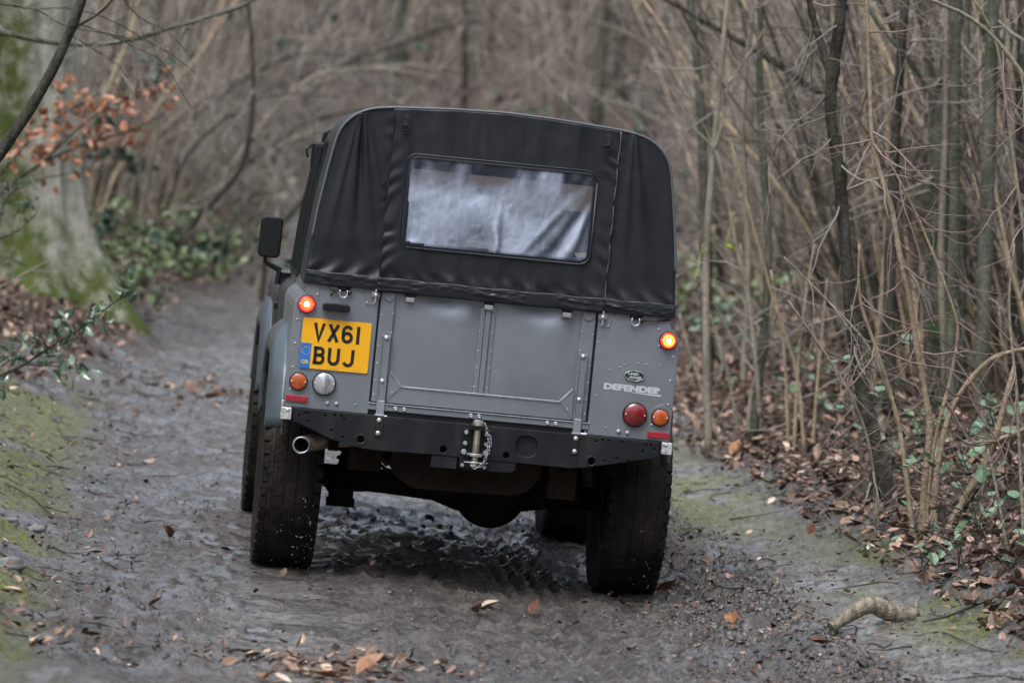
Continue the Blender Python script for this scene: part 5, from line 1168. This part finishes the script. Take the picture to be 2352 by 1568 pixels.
for i, (px, py, sz, mm, up, lab) in enumerate([
        (1512, 1372, .125, 'leafbrown', .9, 'large curled brown leaf beside the rear right tyre'), (1685, 1436, .105, 'leaforange', .5, 'orange brown leaf on the mud right of the wheel track'),
        (1905, 1482, .11, 'leafbrown', .4, 'brown leaf lying below the mossy log'), (1100, 1402, .09, 'leafpale', .5, 'pale curled leaf in the middle of the track behind the vehicle'),
        (1098, 1412, .08, 'leafbrown', .7, 'dark leaf under the pale curled one behind the vehicle'), (1218, 1412, .07, 'leafbrown', .8, 'brown leaf standing in the track right of centre'),
        (820, 1556, .13, 'leaforange', .7, 'big orange leaf at the bottom centre'), (780, 1562, .10, 'leaforange', .6, 'orange leaf overlapping the big one at bottom centre'), (602, 1562, .10, 'leaforange', .3, 'tan orange leaf at the bottom edge left of the leaf clump'),
        (845, 1500, .085, 'leafpale', .05, 'flat yellow straw coloured leaf above the orange leaf clump'), (342, 1395, .07, 'leafbrown', .8, 'dark brown leaf standing on the lower left track'), (388, 1240, .08, 'leafbrown', 1.2, 'upright brown leaf left of the rear left wheel'),
        (335, 1062, .11, 'leafpale', .2, 'pale flat leaf on the left of the track'), (470, 920, .17, 'leaforange', .5, 'large orange leaf on the distant left track'), (440, 905, .14, 'leafbrown', .6, 'brown leaf beside the large orange one on the distant left track'),
        (1684, 1052, .13, 'leaforange', 1.1, 'upright yellow orange leaf at the foot of the right thicket'), (1858, 1235, .07, 'leafbrown', .8, 'curled brown leaf in the moss between track and thicket'), (50, 1512, .11, 'leafpale', .9, 'pale curled leaf in the bottom left corner'), (455, 890, .12, 'leaforange', .3, 'orange leaf farthest along the left of the track')]):
    c = ground_at(px, py); rs = np.random.default_rng(200 + i); v, f = leaf_tmpl('oval'); v = v.copy(); v[:, 2] += .7 * v[:, 0] ** 2 * (1 + up)
    q = MB(); RM = rotm(1, rs, .15)[0]; a = up * .8; Rx = np.array([[1, 0, 0], [0, math.cos(a), -math.sin(a)], [0, math.sin(a), math.cos(a)]]); q.add((v @ Rx.T @ RM.T) * sz + c + np.array([0, 0, .006]), f)
    tag(q.build('fallen_leaf', M[mm], None, solid=.0008), lab, 'leaf')
# leaf litter
rs = np.random.default_rng(90); P = []; S_ = []; T_ = []
def add_leaves(n, fx, fy, s0, s1, tb=0.0):
    y = fy(n); x = fx(n, y); z = zg(x, y); P.append(np.stack([x, y, z + rs.uniform(.002, .03, n)], 1)); S_.append(rs.uniform(s0, s1, n)); T_.append(np.clip(rs.beta(1.3, 1.7, n) + tb, 0, 1))
add_leaves(11000, lambda n, y: centre(y) + 1.88 + rs.gamma(1.5, .7, n), lambda n: 13 + 17 * rs.random(n) ** 1.1, .035, .085)
add_leaves(3500, lambda n, y: centre(y) + 1.95 + rs.gamma(1.5, 1.0, n), lambda n: 26 + 20 * rs.random(n), .05, .11)
add_leaves(1300, lambda n, y: centre(y) + rs.normal(1.15, .28, n), lambda n: 13 + 6 * rs.random(n), .012, .04)
add_leaves(1100, lambda n, y: centre(y) + rs.uniform(-3.2, 2.3, n), lambda n: 12.9 + 17 * rs.random(n), .012, .045, -.16)
add_leaves(4500, lambda n, y: centre(y) - 1.9 - rs.gamma(1.6, .9, n), lambda n: 27 + 24 * rs.random(n), .05, .11)
add_leaves(900, lambda n, y: centre(y) - 1.4 - rs.gamma(1.6, .5, n), lambda n: 13 + 18 * rs.random(n), .015, .05)
add_leaves(1500, lambda n, y: centre(y) - 2.0 - rs.gamma(1.4, .5, n), lambda n: 23 + 9 * rs.random(n), .03, .08)
add_leaves(380, lambda n, y: rs.normal(-2.1, .5, n), lambda n: 13.1 + .9 * np.abs(rs.normal(0, .9, n)), .02, .065, .0)
add_leaves(260, lambda n, y: rs.normal(-.62, .22, n), lambda n: 13.6 + rs.normal(0, .2, n), .025, .07, .05)
add_leaves(120, lambda n, y: rs.normal(-2.15, .3, n), lambda n: 27.5 + rs.normal(0, .6, n), .04, .09)
add_leaves(2500, lambda n, y: (-.14 + .28 * rs.random(n)) * y, lambda n: 52 + 40 * rs.random(n), .06, .12)
P = np.concatenate(P); S_ = np.concatenate(S_); T_ = np.concatenate(T_); b = MB(); scatter(b, leaf_tmpl('oval'), P, rotm(len(P), rs, .45), S_ * rs.uniform(.55, 1.15, len(P)), T_)
tag(b.build('leaf_litter', M['litter'], None, tone=True), 'brown fallen leaves strewn over banks and track', 'leaf litter', kind='stuff')
# clods and grit
n = 90000; y = 12.9 + 18 * rs.random(n) ** 1.5; v = np.where(rs.random(n) < .3, rs.normal(1.15, .22, n), rs.uniform(-3.6, 2.4, n)); keep = fbm(v + 9, y, 4, 1.3, 44) + .6 * fbm(v, y, 2, 6, 46) > rs.uniform(-.25, .2, n)
keep &= ~((np.abs(v - .36) < .2) & (rs.random(n) < .7)); keep &= ~((np.abs(v - 1.62) < .2) & (rs.random(n) < .75)) & ~((np.abs(v + .73) < .25) & (y < 16) & (rs.random(n) < .75))
y = y[keep]; v = v[keep]; x = v + centre(y); n = len(x)
b = MB(); sz = (rs.gamma(1.7, .0026, n) + .002) * np.where(np.abs(v - 1.12) < .3, 1.7, 1.0); part = rs.integers(0, 5, n)
for q_ in range(5):                                       # five broken shapes
    cv = np.array([(math.cos(a) * rr_, math.sin(a) * rr_ * rs.uniform(.5, .9), zz_) for rr_, zz_ in ((1, -.2), (.72, .32)) for a in np.linspace(0, 2 * math.pi, 6)[:-1]] + [(.1, -.1, .42)]) * (1 + rs.normal(0, .16, (11, 3))) + rs.normal(0, .07, (11, 3))
    cf = [(j, (j + 1) % 5, 5 + (j + 1) % 5, 5 + j) for j in range(5)] + [(5 + j, 5 + (j + 1) % 5, 10) for j in range(5)]; m_ = part == q_
    scatter(b, (cv, cf), np.stack([x, y, zg(x, y) - .001], 1)[m_], rotm(int(m_.sum()), rs, .3), sz[m_])
tag(b.build('mud_clods', M['clod'], None, smooth=True), 'small clods and grit littering the muddy track', 'mud clods', kind='stuff')
# mud flung up by the wheels
b = MB(); n = 150
for i in range(n):
    if i < 115: px, py, d = rs.normal(705, 38), 1100 + 205 * rs.random() ** .6, rs.uniform(16.2, 16.9)
    else: px, py, d = rs.normal(1478, 22), 1180 + 180 * rs.random(), rs.uniform(16.4, 17)
    c = at(px, py, d); r = rs.gamma(2, .0006) + .0005; dd = unit(rs.normal(0, 1, 3) * [.5, .3, 1]) * r * rs.uniform(1, 3.2); b.tube([c - dd, c, c + dd], [r * .4, r, r * .3], 5)
tag(b.build('mud_spray', M['drop']), 'flecks of mud thrown up behind the wheels', 'mud spray', kind='stuff')
